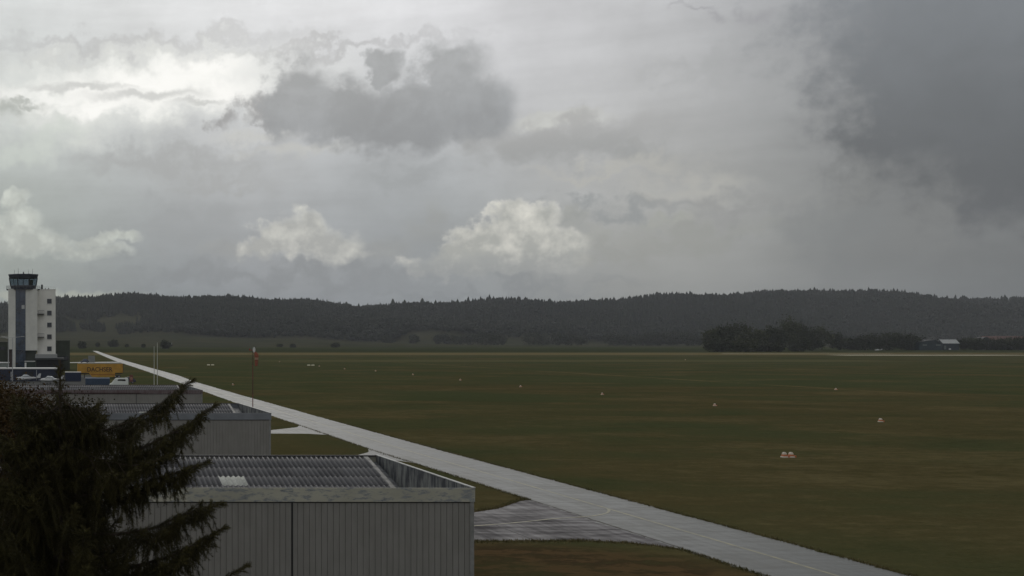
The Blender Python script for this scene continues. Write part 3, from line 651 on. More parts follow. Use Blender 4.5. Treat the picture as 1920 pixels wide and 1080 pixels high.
for k in range(7):
    a,b=cx[k],cx[k+1]; mb=MB()
    rr=lambda c,ph: [(c[0]+c[2]*math.cos(q)*(1+0.22*math.sin(3*q+ph)), c[2]*0.7*math.sin(q)*(1+0.2*math.cos(2*q+ph)), c[1]) for q in [2*math.pi*i/12 for i in range(12)]]
    mb.loft([rr(a,k*0.6),rr(b,(k+1)*0.6)],cap=False)
    mb.build('sock_band', mat('windsock_red',(0.30,0.10,0.06),0.85,var=0.15) if k not in (3,) else mat('windsock_pale',(0.34,0.22,0.15),0.85), ws, smooth=True)
for px,yt,Y,lab in ((289,650,200,'shorter left one of the two pale poles behind the farthest hangar'),(295,643,202,'taller right one of the two pale poles behind the farthest hangar')):
    t=empty('flagpole',(gx(px,Y),Y,0),lab,'pole','pair of pale poles'); z=gz(yt,Y)
    MB().tube((0,0,0),(0,0,z),0.075,0.045).build('pole', mat('pale_pole_paint',(0.5,0.5,0.46),0.5), t); MB().tube((0,0,z),(0,0,z+0.08),0.06,0.02).build('finial',STEEL,t)
def lamp(px, yt, Y, arms, lab):
    t=empty('street_lamp',(gx(px,Y),Y,0),lab,'street lamp','grey street lamps in front of the control tower'); z=gz(yt,Y)
    MB().tube((0,0,0),(0,0,z),0.13,0.08).build('post',STEEL,t)
    for s,l in arms:
        MB().tube((0,0,z-0.05),(s*l,0,z+0.25),0.05).build('arm',STEEL,t)
        MB().loft([[(s*l,-.12,z+.18),(s*l,.12,z+.18),(s*l,.12,z+.30),(s*l,-.12,z+.30)],[(s*(l+1.0),-.16,z+.30),(s*(l+1.0),.16,z+.30),(s*(l+1.0),.16,z+.42),(s*(l+1.0),-.16,z+.42)]]).build('lamp_head',mat('lamp_housing',(0.5,0.5,0.48),0.4),t)
lamp(23.5,633,300,((1,2.2),(-1,2.0)),'taller double-armed lamp directly in front of the tower glass strip')
lamp(16,634,310,((-1,1.6),),'single-armed lamp at the left edge of the tower')
lamp(41,700,300,((1,0.7),) ,'short lamp standing by the dark blue shed roof') if False else None

# ---------------------------------------------------------------- control tower
TY=400.0; s=TY/FP
Xp=lambda px: (px-X0)*s
Zp=lambda py: H-(py-YH)*s
tw=empty('control_tower',(Xp(48),TY,0),'tall white airport control tower with dark glazed cab on top','control tower'); tx=Xp(48)
TW=mat('white_render',(0.66,0.66,0.60),0.7,var=0.05,vscale=0.3); TG=mat('tower_glass',(0.025,0.045,0.075),0.15,spec=0.8,var=0.3,vscale=0.4)
FR=mat('cab_frame',(0.025,0.03,0.04),0.5); DGR=mat('dark_grey_cladding',(0.045,0.05,0.05),0.6,var=0.15)
BX=lambda a,b,y0,y1,p,q: MB().box(Xp(a)-tx,Xp(b)-tx,y0,y1,Zp(q),Zp(p))
BX(15.5,29,0,9,543,655).build('shaft_wall',TW,tw); BX(23.5,29,0,9,655,697).build('shaft_pillar',TW,tw); BX(16,23,1,8.5,655,697).build('base_wall',mat('brown_panel',(0.06,0.045,0.038),0.7),tw)
gs=BX(29,48,0.35,9,543,699).build('glass_strip',TG,tw)
for py in (566,588,610,632,655,677): BX(29,48,0.25,0.34,py-0.7,py+0.7).build('spandrel',mat('blue_grey_spandrel',(0.05,0.07,0.10),0.4),tw)
BX(36,36.5,0.24,0.345,543,697).build('mullion',FR,tw)
BX(40.5,46,0.2,0.342,572,579).build('pale_pane',mat('pale_blind',(0.45,0.46,0.45),0.6),tw)  # one pane in a paler colour than the glass strip
BX(48,70,0,9,543,657).build('shaft_wall',TW,tw); BX(48,68,1.5,8.5,657,699).build('base_wall',mat('green_grey_base',(0.07,0.08,0.065),0.7),tw)
BX(70,104.5,2.5,11,543,664).build('stair_wing',mat('warm_white_render',(0.74,0.73,0.66),0.7,var=0.04,vscale=0.3),tw)
BX(14.8,70.6,-0.1,9.1,541.6,543).build('roof_edge',TW,tw); BX(70.6,105,2.4,11.1,541.6,543).build('roof_edge',TW,tw)
for py in (564.2,586.5,609,631.3,654): 
    w=BX(88.6,97,2.35,2.45,py-4.3,py+4.3).build('window',mat('window_glass',(0.02,0.025,0.03),0.2,spec=0.7),tw)
    MB().box(Xp(88.4)-tx,Xp(97.2)-tx,2.30,2.46,Zp(py+4.9),Zp(py+4.35)).build('sill',STEEL,w)
for py in (588,631.5):
    b=BX(70.2,83,0.8,2.45,py,py+1.6).build('balcony',DGR,tw)
    rl=MB(); 
    for k in range(7): rl.box(Xp(70.4+k*2.05)-tx,Xp(70.7+k*2.05)-tx,0.84,0.90,Zp(py),Zp(py-6))
    rl.box(Xp(70.3)-tx,Xp(83)-tx,0.83,0.91,Zp(py-5.6),Zp(py-6.3)); rl.build('railing',mat('rail_grey',(0.2,0.2,0.2),0.5),b)
BX(66,107,-2.5,11.5,664,671).build('canopy',mat('pale_canopy',(0.30,0.31,0.30),0.6),tw)
BX(64.5,120,-3.2,11.6,671.1,674.5).build('canopy_edge',DGR,tw)
BX(68,118,0.5,11,674.6,699).build('entrance_block',mat('black_glazing',(0.012,0.014,0.016),0.3),tw)
# cab
cxp=43.6; cy=5.0
def octa(r,z,ph=math.pi/8): return [(Xp(cxp)-tx+r*math.cos(ph+k*math.pi/4), cy+r*math.sin(ph+k*math.pi/4), z) for k in range(8)]
rb,rt=23.5*s/math.cos(math.pi/8),27.6*s/math.cos(math.pi/8)
zb,zs,zh,ztp=Zp(541),Zp(535),Zp(520.5),Zp(515)
lerp=lambda z: rb+(rt-rb)*(z-zb)/(ztp-zb)
MB().loft([octa(lerp(zb),zb),octa(lerp(zs),zs)]).build('cab_base',FR,tw)
MB().loft([octa(lerp(zh),zh),octa(rt,ztp)]).build('cab_roof',FR,tw)
MB().loft([octa(rt+0.15,ztp+0.003),octa(rt+0.15,ztp+0.3)]).build('roof_rim',mat('blue_black_rim',(0.02,0.025,0.045),0.4),tw)
mg=bpy.data.materials.new('cab_glass'); mg.use_nodes=True; t_=mg.node_tree; t_.nodes.clear(); E.nt=t_
o_=t_.nodes.new('ShaderNodeOutputMaterial'); mx=t_.nodes.new('ShaderNodeMixShader'); tr=t_.nodes.new('ShaderNodeBsdfTransparent'); tr.inputs[0].default_value=(0.40,0.46,0.52,1); gl=t_.nodes.new('ShaderNodeBsdfGlossy'); gl.inputs[1].default_value=0.05; gl.inputs[0].default_value=(0.8,0.85,0.9,1)
mx.inputs[0].default_value=0.18; t_.links.new(tr.outputs[0],mx.inputs[1]); t_.links.new(gl.outputs[0],mx.inputs[2]); t_.links.new(mx.outputs[0],o_.inputs[0])
A=octa(lerp(zs)-0.03,zs+0.003); B=octa(lerp(zh)-0.03,zh-0.003)
for k in range(8):
    MB().poly([A[k],A[(k+1)%8],B[(k+1)%8],B[k]]).build('cab_window',mg,tw)
    MB().tube(A[k],B[k],0.16,n=6).build('cab_mullion',FR,tw)
    ma=[(Vector(A[k])+Vector(A[(k+1)%8]))/2,(Vector(B[k])+Vector(B[(k+1)%8]))/2]; MB().tube(ma[0],ma[1],0.07,n=5).build('cab_mullion',FR,tw)
MB().box(Xp(55)-tx,Xp(61)-tx,cy-1,cy+2.5,zs,zs+2.2).build('cab_console',mat('console_grey',(0.08,0.08,0.09),0.6),tw)
gr=4.0; gw=MB().loft([octa(rb+1.7,zb-0.35),octa(rb+1.7,zb-0.003)]).build('gallery',FR,tw)
rl=MB(); G=octa(rb+1.65,zb); 
for k in range(8):
    a,b=Vector(G[k]),Vector(G[(k+1)%8]); 
    for z in (0.55,1.1): rl.tube(a+Vector((0,0,z)),b+Vector((0,0,z)),0.055,n=4)
    for j in range(4): p=a.lerp(b,j/4); rl.tube(p,p+Vector((0,0,1.12)),0.04,n=4)
rl.build('gallery_railing',mat('rail_grey',(0.2,0.2,0.2),0.5),tw)
for px,py,dy_ in ((26.5,504,1),(34,501,-1),(53,503,2),(61,502,0)): MB().tube((Xp(px)-tx,cy+dy_,ztp+0.3),(Xp(px)-tx,cy+dy_,Zp(py)),0.07,0.04,5).build('antenna',mat('antenna_grey',(0.12,0.12,0.13),0.5),tw)
MB().tube((Xp(43.8)-tx,cy,ztp+0.3),(Xp(43.8)-tx,cy,Zp(508)),0.35,0.18,8).build('radome',mat('antenna_grey'),tw)
MB().box(Xp(53.6)-tx,Xp(55)-tx,cy+1,cy+1.4,ztp+0.3,Zp(511)).build('roof_beacon',FR,tw)
for px,w_,py in ((79,2.4,532),(85.5,1.4,539),(91.5,1.4,538.5)): MB().tube((Xp(px)-tx,6,Zp(541.6)),(Xp(px)-tx,6,Zp(py)),w_*s,w_*s*0.8,8).build('roof_vent',mat('vent_grey',(0.17,0.18,0.17),0.6),tw)
rl=MB()
for k in range(8): rl.tube((Xp(76+k*4)-tx,2.7,Zp(541.6)),(Xp(76+k*4)-tx,2.7,Zp(537)),0.03,n=4)
rl.tube((Xp(75)-tx,2.7,Zp(537.2)),(Xp(104)-tx,2.7,Zp(537.2)),0.03,n=4); rl.build('roof_railing',mat('rail_grey',(0.2,0.2,0.2),0.5),tw)

# ---------------------------------------------------------------- buildings around the tower
def shed(name,label,px0,px1,pt,Y,depth,wm,rm,pitch=0.0,over=0.2,windows=(),cat='building',group=None):
    x0,x1=gx(px0,Y),gx(px1,Y); z=gz(pt,Y); xm=(x0+x1)/2; t=empty(name,(xm,Y,0),label,cat,group); hw=(x1-x0)/2
    MB().box(-hw,hw,0,depth,0,z-0.25).build('wall',wm,t)
    MB().loft([[(-hw-over,-over,z-0.25),(hw+over,-over,z-0.25),(hw+over,-over,z),(-hw-over,-over,z)],[(-hw-over,depth+over,z-0.25+pitch),(hw+over,depth+over,z-0.25+pitch),(hw+over,depth+over,z+pitch),(-hw-over,depth+over,z+pitch)]]).build('roof',rm,t)
    for (a,b,c,d,nm,m) in windows:
        MB().box(gx(a,Y)-xm,gx(b,Y)-xm,-0.06,-0.003,gz(d,Y),gz(c,Y)).build(nm,m,t)
    return t
GRN=mat('dark_green_cladding',(0.050,0.060,0.045),0.7,var=0.15,vscale=0.4); GRF=mat('grey_roof',(0.16,0.17,0.16),0.7,var=0.1)
GLS=mat('window_glass'); 
shed('airport_building','dark green-grey hall attached to the right side of the tower',105,131,638.5,412,14,GRN,mat('dark_roof',(0.035,0.04,0.038),0.7),over=0.1,windows=((108,128,668,676,'window_band',GLS),))
shed('airport_building','dark green hall left of the tower, cut by the picture edge',-120,14,641,425,18,GRN,mat('dark_roof'),over=0.1,windows=((-60,10,650,656,'window_band',GLS),))
shed('flat_shed','low pale grey shed with a light roof edge at the left picture edge',-60,15.5,680,372,12,mat('pale_grey_wall',(0.24,0.27,0.25),0.7,var=0.1),mat('light_roof_edge',(0.45,0.46,0.44),0.6),windows=((-20,-8,686,694,'door',GLS),))
shed('storage_container','dark green container with one white end, left of the tower entrance',46,66,677,366,2.6,mat('dark_green_paint',(0.03,0.045,0.035),0.6,var=0.1),mat('light_roof_edge'),over=0.02,windows=((46.2,49.5,680,690,'end_door',WHT),),cat='container')
BLU=mat('dark_blue_cladding',(0.022,0.029,0.052),0.6,var=0.2,vscale=0.5); 
shed('long_shed','long dark blue shed with a thin pale roof line',-60,108,690.5,302,9,BLU,mat('light_roof_edge'),over=0.15,windows=((42,63,697,711,'door',mat('black_glazing')),(20,22,697,713,'post',STEEL),(108-40,108-39,694,713,'downpipe',STEEL)))
# containers and lorries beyond the farthest hangar
def container(label,px0,px1,pt,Y,dep,m,rim,nm='shipping_container',cat='container'):
    x0,x1=gx(px0,Y),gx(px1,Y); z=gz(pt,Y); L=x1-x0; t=empty(nm,(x0,Y,0),label,cat)
    ribbed((0.1,0.05),(L-0.1,0.05),0.15,z-0.12,(0,-1),0.30,0.04).build('side_panel',m,t)
    MB().box(0.12,L-0.12,0.06,dep-0.05,0.15,z-0.1).build('body',m,t)
    MB().box(0,L,0,dep,z-0.1,z).build('top_rail',rim,t); MB().box(0,L,0,dep,0.03,0.15).build('bottom_rail',m,t)
    for a in (0,L-0.1): MB().box(a,a+0.1,-0.01,0.1,0.152,z-0.102).build('corner_post',m,t)
    return t
container('navy blue container with a white top rail, left end of the orange-yellow trailer',122,152,697.5,300,2.5,mat('navy_paint',(0.016,0.026,0.055),0.45,var=0.1),WHT)
container('mid blue open container in front of the orange-yellow trailer',160,206,709,272,2.4,mat('blue_paint',(0.035,0.062,0.105),0.45,var=0.12),mat('blue_rim',(0.06,0.10,0.18),0.5))

def wheel(x,y,r,w,par):
    tr_=MB().tube((x,y,r),(x,y+w,r),r,n=20).build('tyre',mat('tyre_rubber',(0.018,0.018,0.018),0.8),par)
    MB().tube((x,y-0.01,r),(x,y+0.03,r),r*0.55,n=14).build('rim',mat('rim_grey',(0.3,0.3,0.31),0.4,metal=0.5),tr_)
# yellow trailer with lettering
YT=325.0; xa,xb=gx(145.5,YT),gx(231,YT); L=xb-xa; zt_=gz(682.3,YT); zl=gz(699,YT)
tl=empty('lorry_trailer',(xa,YT,0),'orange-yellow lorry trailer with dark capital letters on its side','trailer')
YE=mat('orange_yellow_tarp',(0.50,0.27,0.035),0.55,var=0.10,vscale=0.6)
MB().loft([[(0.25,0,zl),(0,0.3,zl),(0,2.25,zl),(0.25,2.55,zl),(L,2.55,zl),(L,0,zl)],[(0.25,0,zt_),(0,0.3,zt_),(0,2.25,zt_),(0.25,2.55,zt_),(L,2.55,zt_),(L,0,zt_)]]).build('body',YE,tl)
MB().box(0.2,L,-0.03,2.58,zt_,zt_+0.10).build('roof_rail',mat('trailer_rail',(0.16,0.13,0.08),0.5),tl)
MB().box(L-0.14,L+0.03,-0.03,2.58,zl,zt_-0.003).build('rear_frame',mat('red_brown_frame',(0.12,0.045,0.03),0.5),tl)
xs0,xs1=gx(170,YT)-xa,gx(216,YT)-xa
MB().ext([(xs0+0.45,0.35),(xs1-0.1,0.35),(xs1,zl-0.004),(xs0-0.55,zl-0.004)],0.04,0.12).build('side_skirt',YE,tl)
MB().box(xs0,xs1,-0.002,0.035,zl-0.62,zl-0.42).build('skirt_stripe',mat('brown_orange_stripe',(0.30,0.12,0.02),0.6),tl)
MB().box(0.8,L-0.3,0.7,1.8,zl-0.35,zl-0.005).build('chassis',DKST,tl)
for wx_ in (L-1.2,L-2.3): 
    for yy in (0.15,2.0): wheel(wx_,yy,0.48,0.38,tl)
for yy in (0.25,2.2): MB().box(2.0,2.15,yy,yy+0.12,0.02,zl-0.36).build('landing_leg',DKST,tl)
cu=bpy.data.curves.new('lettering','FONT'); cu.body='DACHSER'; cu.size=1.0; cu.extrude=0.004; cu.offset=0.018
tmp=bpy.data.objects.new('lettering_source',cu); C.objects.link(tmp); bpy.context.view_layer.update()
me=bpy.data.meshes.new_from_object(tmp.evaluated_get(bpy.context.evaluated_depsgraph_get())); bpy.data.objects.remove(tmp)
co=np.array([v.co for v in me.vertices]); mn,mxx=co.min(0),co.max(0); tw_=gx(211,YT)-gx(163.5,YT); th=(696.8-688.3)*YT/FP
for v in me.vertices:
    v.co=((v.co.x-mn[0])/(mxx[0]-mn[0])*tw_, -(v.co.z)-0.012, (v.co.y-mn[1])/(mxx[1]-mn[1])*th)
me.materials.clear(); me.materials.append(mat('lettering_dark',(0.05,0.025,0.02),0.6)); lt=bpy.data.objects.new('lettering',me); C.objects.link(lt); lt.parent=tl; lt.location=(gx(163.5,YT)-xa,-0.005,gz(696.8,YT))

# cars
def car(label,loc,rz,paint,kind='car',L=4.5,hgt=1.5,nm='parked_car'):
    t=empty(nm,loc,label,kind,None,rz); w=1.78; r=0.32
    if kind=='van': prof=[(0,0.35),(0.05,0.9),(0.55,1.15),(1.35,hgt*0.93),(1.8,hgt),(L-0.15,hgt),(L-0.02,hgt*0.9),(L,0.35)]
    else: prof=[(0,0.35),(0.03,0.72),(1.1,0.92),(1.75,hgt*0.95),(2.2,hgt),(L-0.9,hgt*0.97),(L-0.2,0.98),(L,0.85),(L,0.35)]
    rings=[]
    for y,ins in ((0,0.06),(0.08,0),(w-0.08,0),(w,0.06)):
        rings.append([(min(max(x,ins),L-ins), y+(0.16 if z>1.0 and y<0.5 else (-0.16 if z>1.0 else 0)), z-(ins if z>1 else 0)) for x,z in prof])
    MB().loft(rings).build('body',mat(paint[0],paint[1],0.25,spec=0.6),t,bevel=0.03)
    GL=mat('car_glass',(0.012,0.014,0.017),0.1,spec=0.8)
    a,b=(1.45,L-0.5) if kind=='van' else (1.55,L-0.6)
    for yy in (0.135,w-0.155): MB().loft([[(a+0.1,yy-0.02 if yy<1 else yy,1.0),(b+0.15,yy-0.02 if yy<1 else yy,1.0),(b-0.25,yy-0.02 if yy<1 else yy,hgt*0.88),(a+0.5,yy-0.02 if yy<1 else yy,hgt*0.88)],[(a+0.1,yy+0.02,1.0),(b+0.15,yy+0.02,1.0),(b-0.25,yy+0.02,hgt*0.88),(a+0.5,yy+0.02,hgt*0.88)]]).build('side_window',GL,t)
    for x in (0.85,L-0.85):
        for yy in (-0.01,w-0.19): wheel(x,yy,r,0.2,t)
    for yy in (0.15,w-0.45): MB().box(-0.012,0.05,yy,yy+0.3,0.6,0.74).build('headlight',mat('headlight_lens',(0.5,0.5,0.5),0.2),t)
    return t
vy=258.0
car('white van whose roof shows above the farthest hangar',(gx(205.5,vy),vy,0),0,('white_car_paint',(0.60,0.63,0.58)),'van',gx(241,vy)-gx(205.5,vy),gz(709,vy)+0.0,'van')
car('dark blue car between the white van and the orange-yellow trailer',(gx(224,285),285,0),0,('dark_car_paint',(0.015,0.02,0.04)),'car',4.2,1.6)
sb=empty('sign_board',(gx(246,262),262,0),'small dull red board with a paler round mark, right of the white van','sign')
z0,z1=gz(716,262),gz(703,262); MB().box(-0.42,0.42,0,0.05,z0,z1).build('board',mat('dull_red_board',(0.16,0.06,0.045),0.7,var=0.2),sb); MB().tube((0.05,-0.02,(z0+z1)/2),(0.05,-0.003,(z0+z1)/2),0.34,n=20).build('round_mark',mat('pale_red_mark',(0.30,0.15,0.11),0.7),sb)
for a in (-0.36,0.36): MB().box(a-0.03,a+0.03,0.052,0.11,0,z1-0.1).build('leg',DKST,sb)
# board and small things near the taxiway end
bb=empty('notice_board',(gx(172,560),560,0),'pale grey upright board on the grass just above the orange-yellow trailer','board')
MB().box(gx(165.5,560)-gx(172,560),gx(178,560)-gx(172,560),0,0.12,gz(679,560)+0.0,gz(667,560)).build('panel',mat('pale_panel',(0.22,0.23,0.21),0.6,var=0.1),bb)
for a in (-1.4,1.3): MB().box(a-0.06,a+0.06,0.13,0.25,0,gz(668,560)).build('leg',STEEL,bb)
car('dark blue-grey car left of the pale grey board beyond the trailer',(gx(150,548),548,0),0,('blue_grey_paint',(0.04,0.05,0.08)),'car',4.4,1.9)

# light aircraft
def plane(label,loc,rz):
    t=empty('light_aircraft',loc,label,'aircraft','white light aircraft parked by the dark blue shed',rz); WP=mat('aircraft_white',(0.50,0.51,0.50),0.3)
    rings=[]
    for x,rw,rh,zc in ((0,0.12,0.12,1.0),(0.25,0.38,0.36,1.0),(1.2,0.50,0.48,1.02),(2.0,0.54,0.55,1.08),(3.2,0.50,0.50,1.08),(4.4,0.26,0.27,1.12),(6.4,0.07,0.12,1.2)):
        rings.append([(x,rw*math.cos(a),zc+rh*math.sin(a)) for a in [2*math.pi*i/14 for i in range(14)]])
    MB().loft(rings).build('fuselage',WP,t,smooth=True)
    def foil(y0,y1,x0,c0,x1,c1,z0,z1,th,nm):
        sec=lambda y,x,c,z:[(x,y,z),(x+c*0.3,y,z+th*c),(x+c,y,z+0.01),(x+c*0.35,y,z-th*c*0.5)]
        MB().loft([sec(y0,x0,c0,z0),sec(y1,x1,c1,z1)]).build(nm,WP,t)
    foil(0.3,4.6,1.5,1.5,1.75,1.0,0.80,1.15,0.09,'wing'); foil(-0.3,-4.6,1.5,1.5,1.75,1.0,0.80,1.15,0.09,'wing')
    foil(0,1.5,5.6,0.9,5.8,0.6,1.25,1.25,0.05,'tailplane'); foil(0,-1.5,5.6,0.9,5.8,0.6,1.25,1.25,0.05,'tailplane')
    MB().loft([[(5.3,-0.04,1.2),(6.5,-0.04,1.2),(6.7,-0.03,2.3),(6.2,-0.03,2.3)],[(5.3,0.04,1.2),(6.5,0.04,1.2),(6.7,0.03,2.3),(6.2,0.03,2.3)]]).build('fin',WP,t)
    MB().loft([[(1.5,-0.36,1.45),(1.5,0.36,1.45),(1.5,0.3,1.5),(1.5,-0.3,1.5)],[(2.1,-0.42,1.5),(2.1,0.42,1.5),(2.1,0.3,2.05),(2.1,-0.3,2.05)],[(3.1,-0.40,1.45),(3.1,0.40,1.45),(3.1,0.3,1.98),(3.1,-0.3,1.98)],[(4.0,-0.2,1.3),(4.0,0.2,1.3),(4.0,0.15,1.45),(4.0,-0.15,1.45)]]).build('canopy',mat('canopy_tint',(0.45,0.48,0.48),0.12,spec=0.8),t,smooth=True)
    for x,y in ((0.7,0),(2.3,0.9),(2.3,-0.9)):
        MB().tube((x,y,0.2),(x,y*0.8,0.85),0.03,n=6).build('gear_leg',STEEL,t); wheel(x,y-0.05,0.19,0.1,t)
    MB().box(-0.06,-0.02,-0.05,0.05,0.15,1.85).build('propeller',DKST,t)
    return t
p1=plane('bigger white light aircraft left of the spruce top, nose to the left',(gx(76,283),283,0),R(-28))
p2=dup(p1,(gx(30,292),292,0),R(12),'light aircraft farther left, partly hidden by the autumn tree')

# ---------------------------------------------------------------- airfield markers
MW=mat('marker_white',(0.60,0.54,0.44),0.6); MR=mat('marker_orange_red',(0.46,0.13,0.04),0.55)
def marker(loc,label,group,rz=0.0):
    t=empty('runway_marker',loc,label,'runway marker',group,rz)
    # low tent-shaped marker: white cap, red band, white foot; gable end towards -Y
    def band(w0,w1,z0,z1,m,nm,l0,l1):
        MB().loft([[(-w0,-l0,z0),(w0,-l0,z0),(w0,l0,z0),(-w0,l0,z0)],[(-w1,-l1,z1),(w1,-l1,z1),(w1,l1,z1),(-w1,l1,z1)]]).build(nm,m,t)
    band(0.25,0.21,0,0.11,MW,'foot',0.22,0.19); band(0.21,0.15,0.111,0.28,MR,'middle_band',0.19,0.15)
    MB().loft([[(-0.15,-0.15,0.281),(0.15,-0.15,0.281),(0.15,0.15,0.281),(-0.15,0.15,0.281)],[(-0.13,-0.13,0.40),(0.13,-0.13,0.40),(0.13,0.13,0.40),(-0.13,0.13,0.40)],[(-0.06,-0.09,0.49),(0.06,-0.09,0.49),(0.06,0.09,0.49),(-0.06,0.09,0.49)]]).build('cap',MW,t)
    return t
def gpt(px,py): Y=FP*H/(py-YH); return (gx(px,Y),Y,0)
ml=marker(gpt(1470.5,857.5),'left one of the pair of red and white markers standing side by side','red and white markers on the grass runway')
MB().box(0.26,0.38,-0.2,0.2,0,0.18).build('side_block',MR,ml)
dup(ml,gpt(1483,857.5),0,'right one of the pair of red and white markers standing side by side')
row=[(1651,791,'nearest single red and white marker, far right of the grass field'),(1340,761,'white-topped marker second in the row, right of the field centre'),(1129,740,'white-topped marker third in the row, at the middle of the field'),(976,725.5,'fourth marker in the row, a pale dot above mid field'),
 (863,713,'faint fifth marker in the row between the fourth and sixth'),(774,703,'sixth marker in the row receding towards the ridge'),(704,696,'orange-tipped marker seventh in the row receding towards the ridge'),(646,692,'eighth marker in the row, tiny dot'),(598.5,687,'farthest marker in the row, beside the right-hand white boards'),
 (436.5,722,'lone white marker close to the taxiway left of the windsock pole'),(524,678.5,'tiny pale marker just right of the windsock'),(1567,731,'faint marker on the worn runway line, right part of the field'),(1285,675,'faint pale marker near the far edge of the field left of the copse')]
for px,py,lab in row: dup(ml,gpt(px,py),0,lab,None if px==1651 else (0.85,0.85,0.8))
def boards(px,py,lab):
    t=empty('threshold_boards',gpt(px,py),lab,'runway boards','low white boards lying on the grass')
    for a in (-1.6,0.2): MB().loft([[(a,-0.5,0.02),(a+1.3,-0.5,0.02),(a+1.3,0.5,0.02),(a,0.5,0.02)],[(a+0.1,-0.1,0.45),(a+1.2,-0.1,0.45),(a+1.2,0.1,0.45),(a+0.1,0.1,0.45)]]).build('board',mat('board_cream',(0.50,0.47,0.34),0.6),t)
boards(395,685,'pair of low white boards on the grass left of the windsock'); boards(583,685.5,'pair of low cream boards on the grass right of the windsock')

# ---------------------------------------------------------------- farm buildings across the field
def barn(name,label,px0,px1,p_eave,p_ridge,Y,dep,wm,rm,lean=0.0,extra=None):
    x0,x1=gx(px0,Y),gx(px1,Y); t=empty(name,((x0+x1)/2,Y,0),label,'building',None); hw=(x1-x0)/2; ze,zr=gz(p_eave,Y),gz(p_ridge,Y)
    MB().box(-hw,hw,0,dep,0,ze).build('wall',wm,t)
    o=0.5; MB().loft([[(-hw-o,-o,ze-0.1),(-hw-o,dep/2,zr),(-hw-o,dep+o,ze-0.1),(-hw-o,dep+o,ze+0.2),(-hw-o,dep/2,zr+0.3),(-hw-o,-o,ze+0.2)],[(hw+o,-o,ze-0.1),(hw+o,dep/2,zr),(hw+o,dep+o,ze-0.1),(hw+o,dep+o,ze+0.2),(hw+o,dep/2,zr+0.3),(hw+o,-o,ze+0.2)]]).build('roof',rm,t)
    for sx in (-1,1): MB().poly([(sx*(hw-0.01),0,ze),(sx*(hw-0.01),dep,ze),(sx*(hw-0.01),dep/2,zr)]).build('gable',wm,t)
    if extra:
        for (a,b,c,d,nm,m) in extra: MB().box(gx(a,Y)-(x0+x1)/2,gx(b,Y)-(x0+x1)/2,-0.08,-0.003,gz(d,Y),gz(c,Y)).build(nm,m,t)
    return t
DW=mat('dark_barn_wall',(0.025,0.035,0.042),0.7,var=0.15,vscale=0.2); LW=mat('grey_opening',(0.12,0.14,0.13),0.7)
t=barn('farm_building','long low farm building with pale grey roof at the far edge of the field',1768,1798,644,637,1240,9,DW,mat('pale_roof',(0.40,0.41,0.39),0.6,var=0.08,vscale=0.1),extra=((1770,1774,648,655,'door',LW),(1779,1783,653.5,655.5,'white_bin',WHT)))
t2=empty('farm_shed',(gx(1745,1235),1235,0),'dark blue-green shed with gable front joined left of the pale-roofed building','building')
Yq=1235; hw=(gx(1768,Yq)-gx(1726,Yq))/2
MB().ext([(-hw,0),(hw,0),(hw,gz(645,Yq)),(-hw*0.05+0.4*hw,gz(638,Yq)),(-hw,gz(642,Yq))],0,16).build('wall',mat('teal_black_wall',(0.025,0.04,0.045),0.7,var=0.2,vscale=0.2),t2)
MB().loft([[(hw+0.3,-0.5,gz(645,Yq)),(hw*0.35,-0.5,gz(637.5,Yq)),(-hw-0.3,-0.5,gz(641.6,Yq)),(-hw-0.3,-0.5,gz(641.2,Yq)),(hw*0.35,-0.5,gz(637,Yq)),(hw+0.3,-0.5,gz(644.5,Yq))],[(hw+0.3,16.5,gz(645,Yq)),(hw*0.35,16.5,gz(637.5,Yq)),(-hw-0.3,16.5,gz(641.6,Yq)),(-hw-0.3,16.5,gz(641.2,Yq)),(hw*0.35,16.5,gz(637,Yq)),(hw+0.3,16.5,gz(644.5,Yq))]]).build('roof',mat('dark_roof'),t2)
for a,b in ((1730,1738),(1755,1764)): MB().box(gx(a,Yq)-gx(1745,Yq),gx(b,Yq)-gx(1745,Yq),-0.06,-0.003,gz(648.5,Yq),gz(645.5,Yq)).build('window',LW,t2)
t3=empty('small_barn',(gx(1849,1260),1260,0),'small dark barn with rounded roof and pale front beside the red-roofed barn','building')
r_=(gx(1858,1260)-gx(1841,1260))/2; MB().box(-r_,r_,0,12,0,gz(642,1260)).build('wall',LW,t3)
MB().ext([(-r_-0.3,gz(642,1260))]+[((r_+0.3)*math.cos(math.pi-a),gz(642,1260)+(gz(632,1260)-gz(642,1260))*math.sin(a)) for a in [math.pi*i/10 for i in range(1,10)]]+[(r_+0.3,gz(642,1260))],-0.4,12.4).build('roof',mat('black_roof',(0.015,0.02,0.022),0.6),t3)
barn('red_roofed_barn','long barn with faded red roof at the far right',1852,1990,639.5,630.5,1310,16,DW,mat('faded_red_roof',(0.12,0.062,0.048),0.7,var=0.15,vscale=0.15))
p3=dup(p1,(gx(1640,1150),1150,0),R(-20),'tiny pale light aircraft parked across the field below the low trees'); p3['group']='light aircraft across the field'
car('tiny white vehicle on the slope above the isolated round tree',(gx(315,1950),1950,float(hz(gx(315,1950),1950))+0.02),0,('white_car_paint',(0.60,0.63,0.58)),'van',7.0,3.0,'white_vehicle')
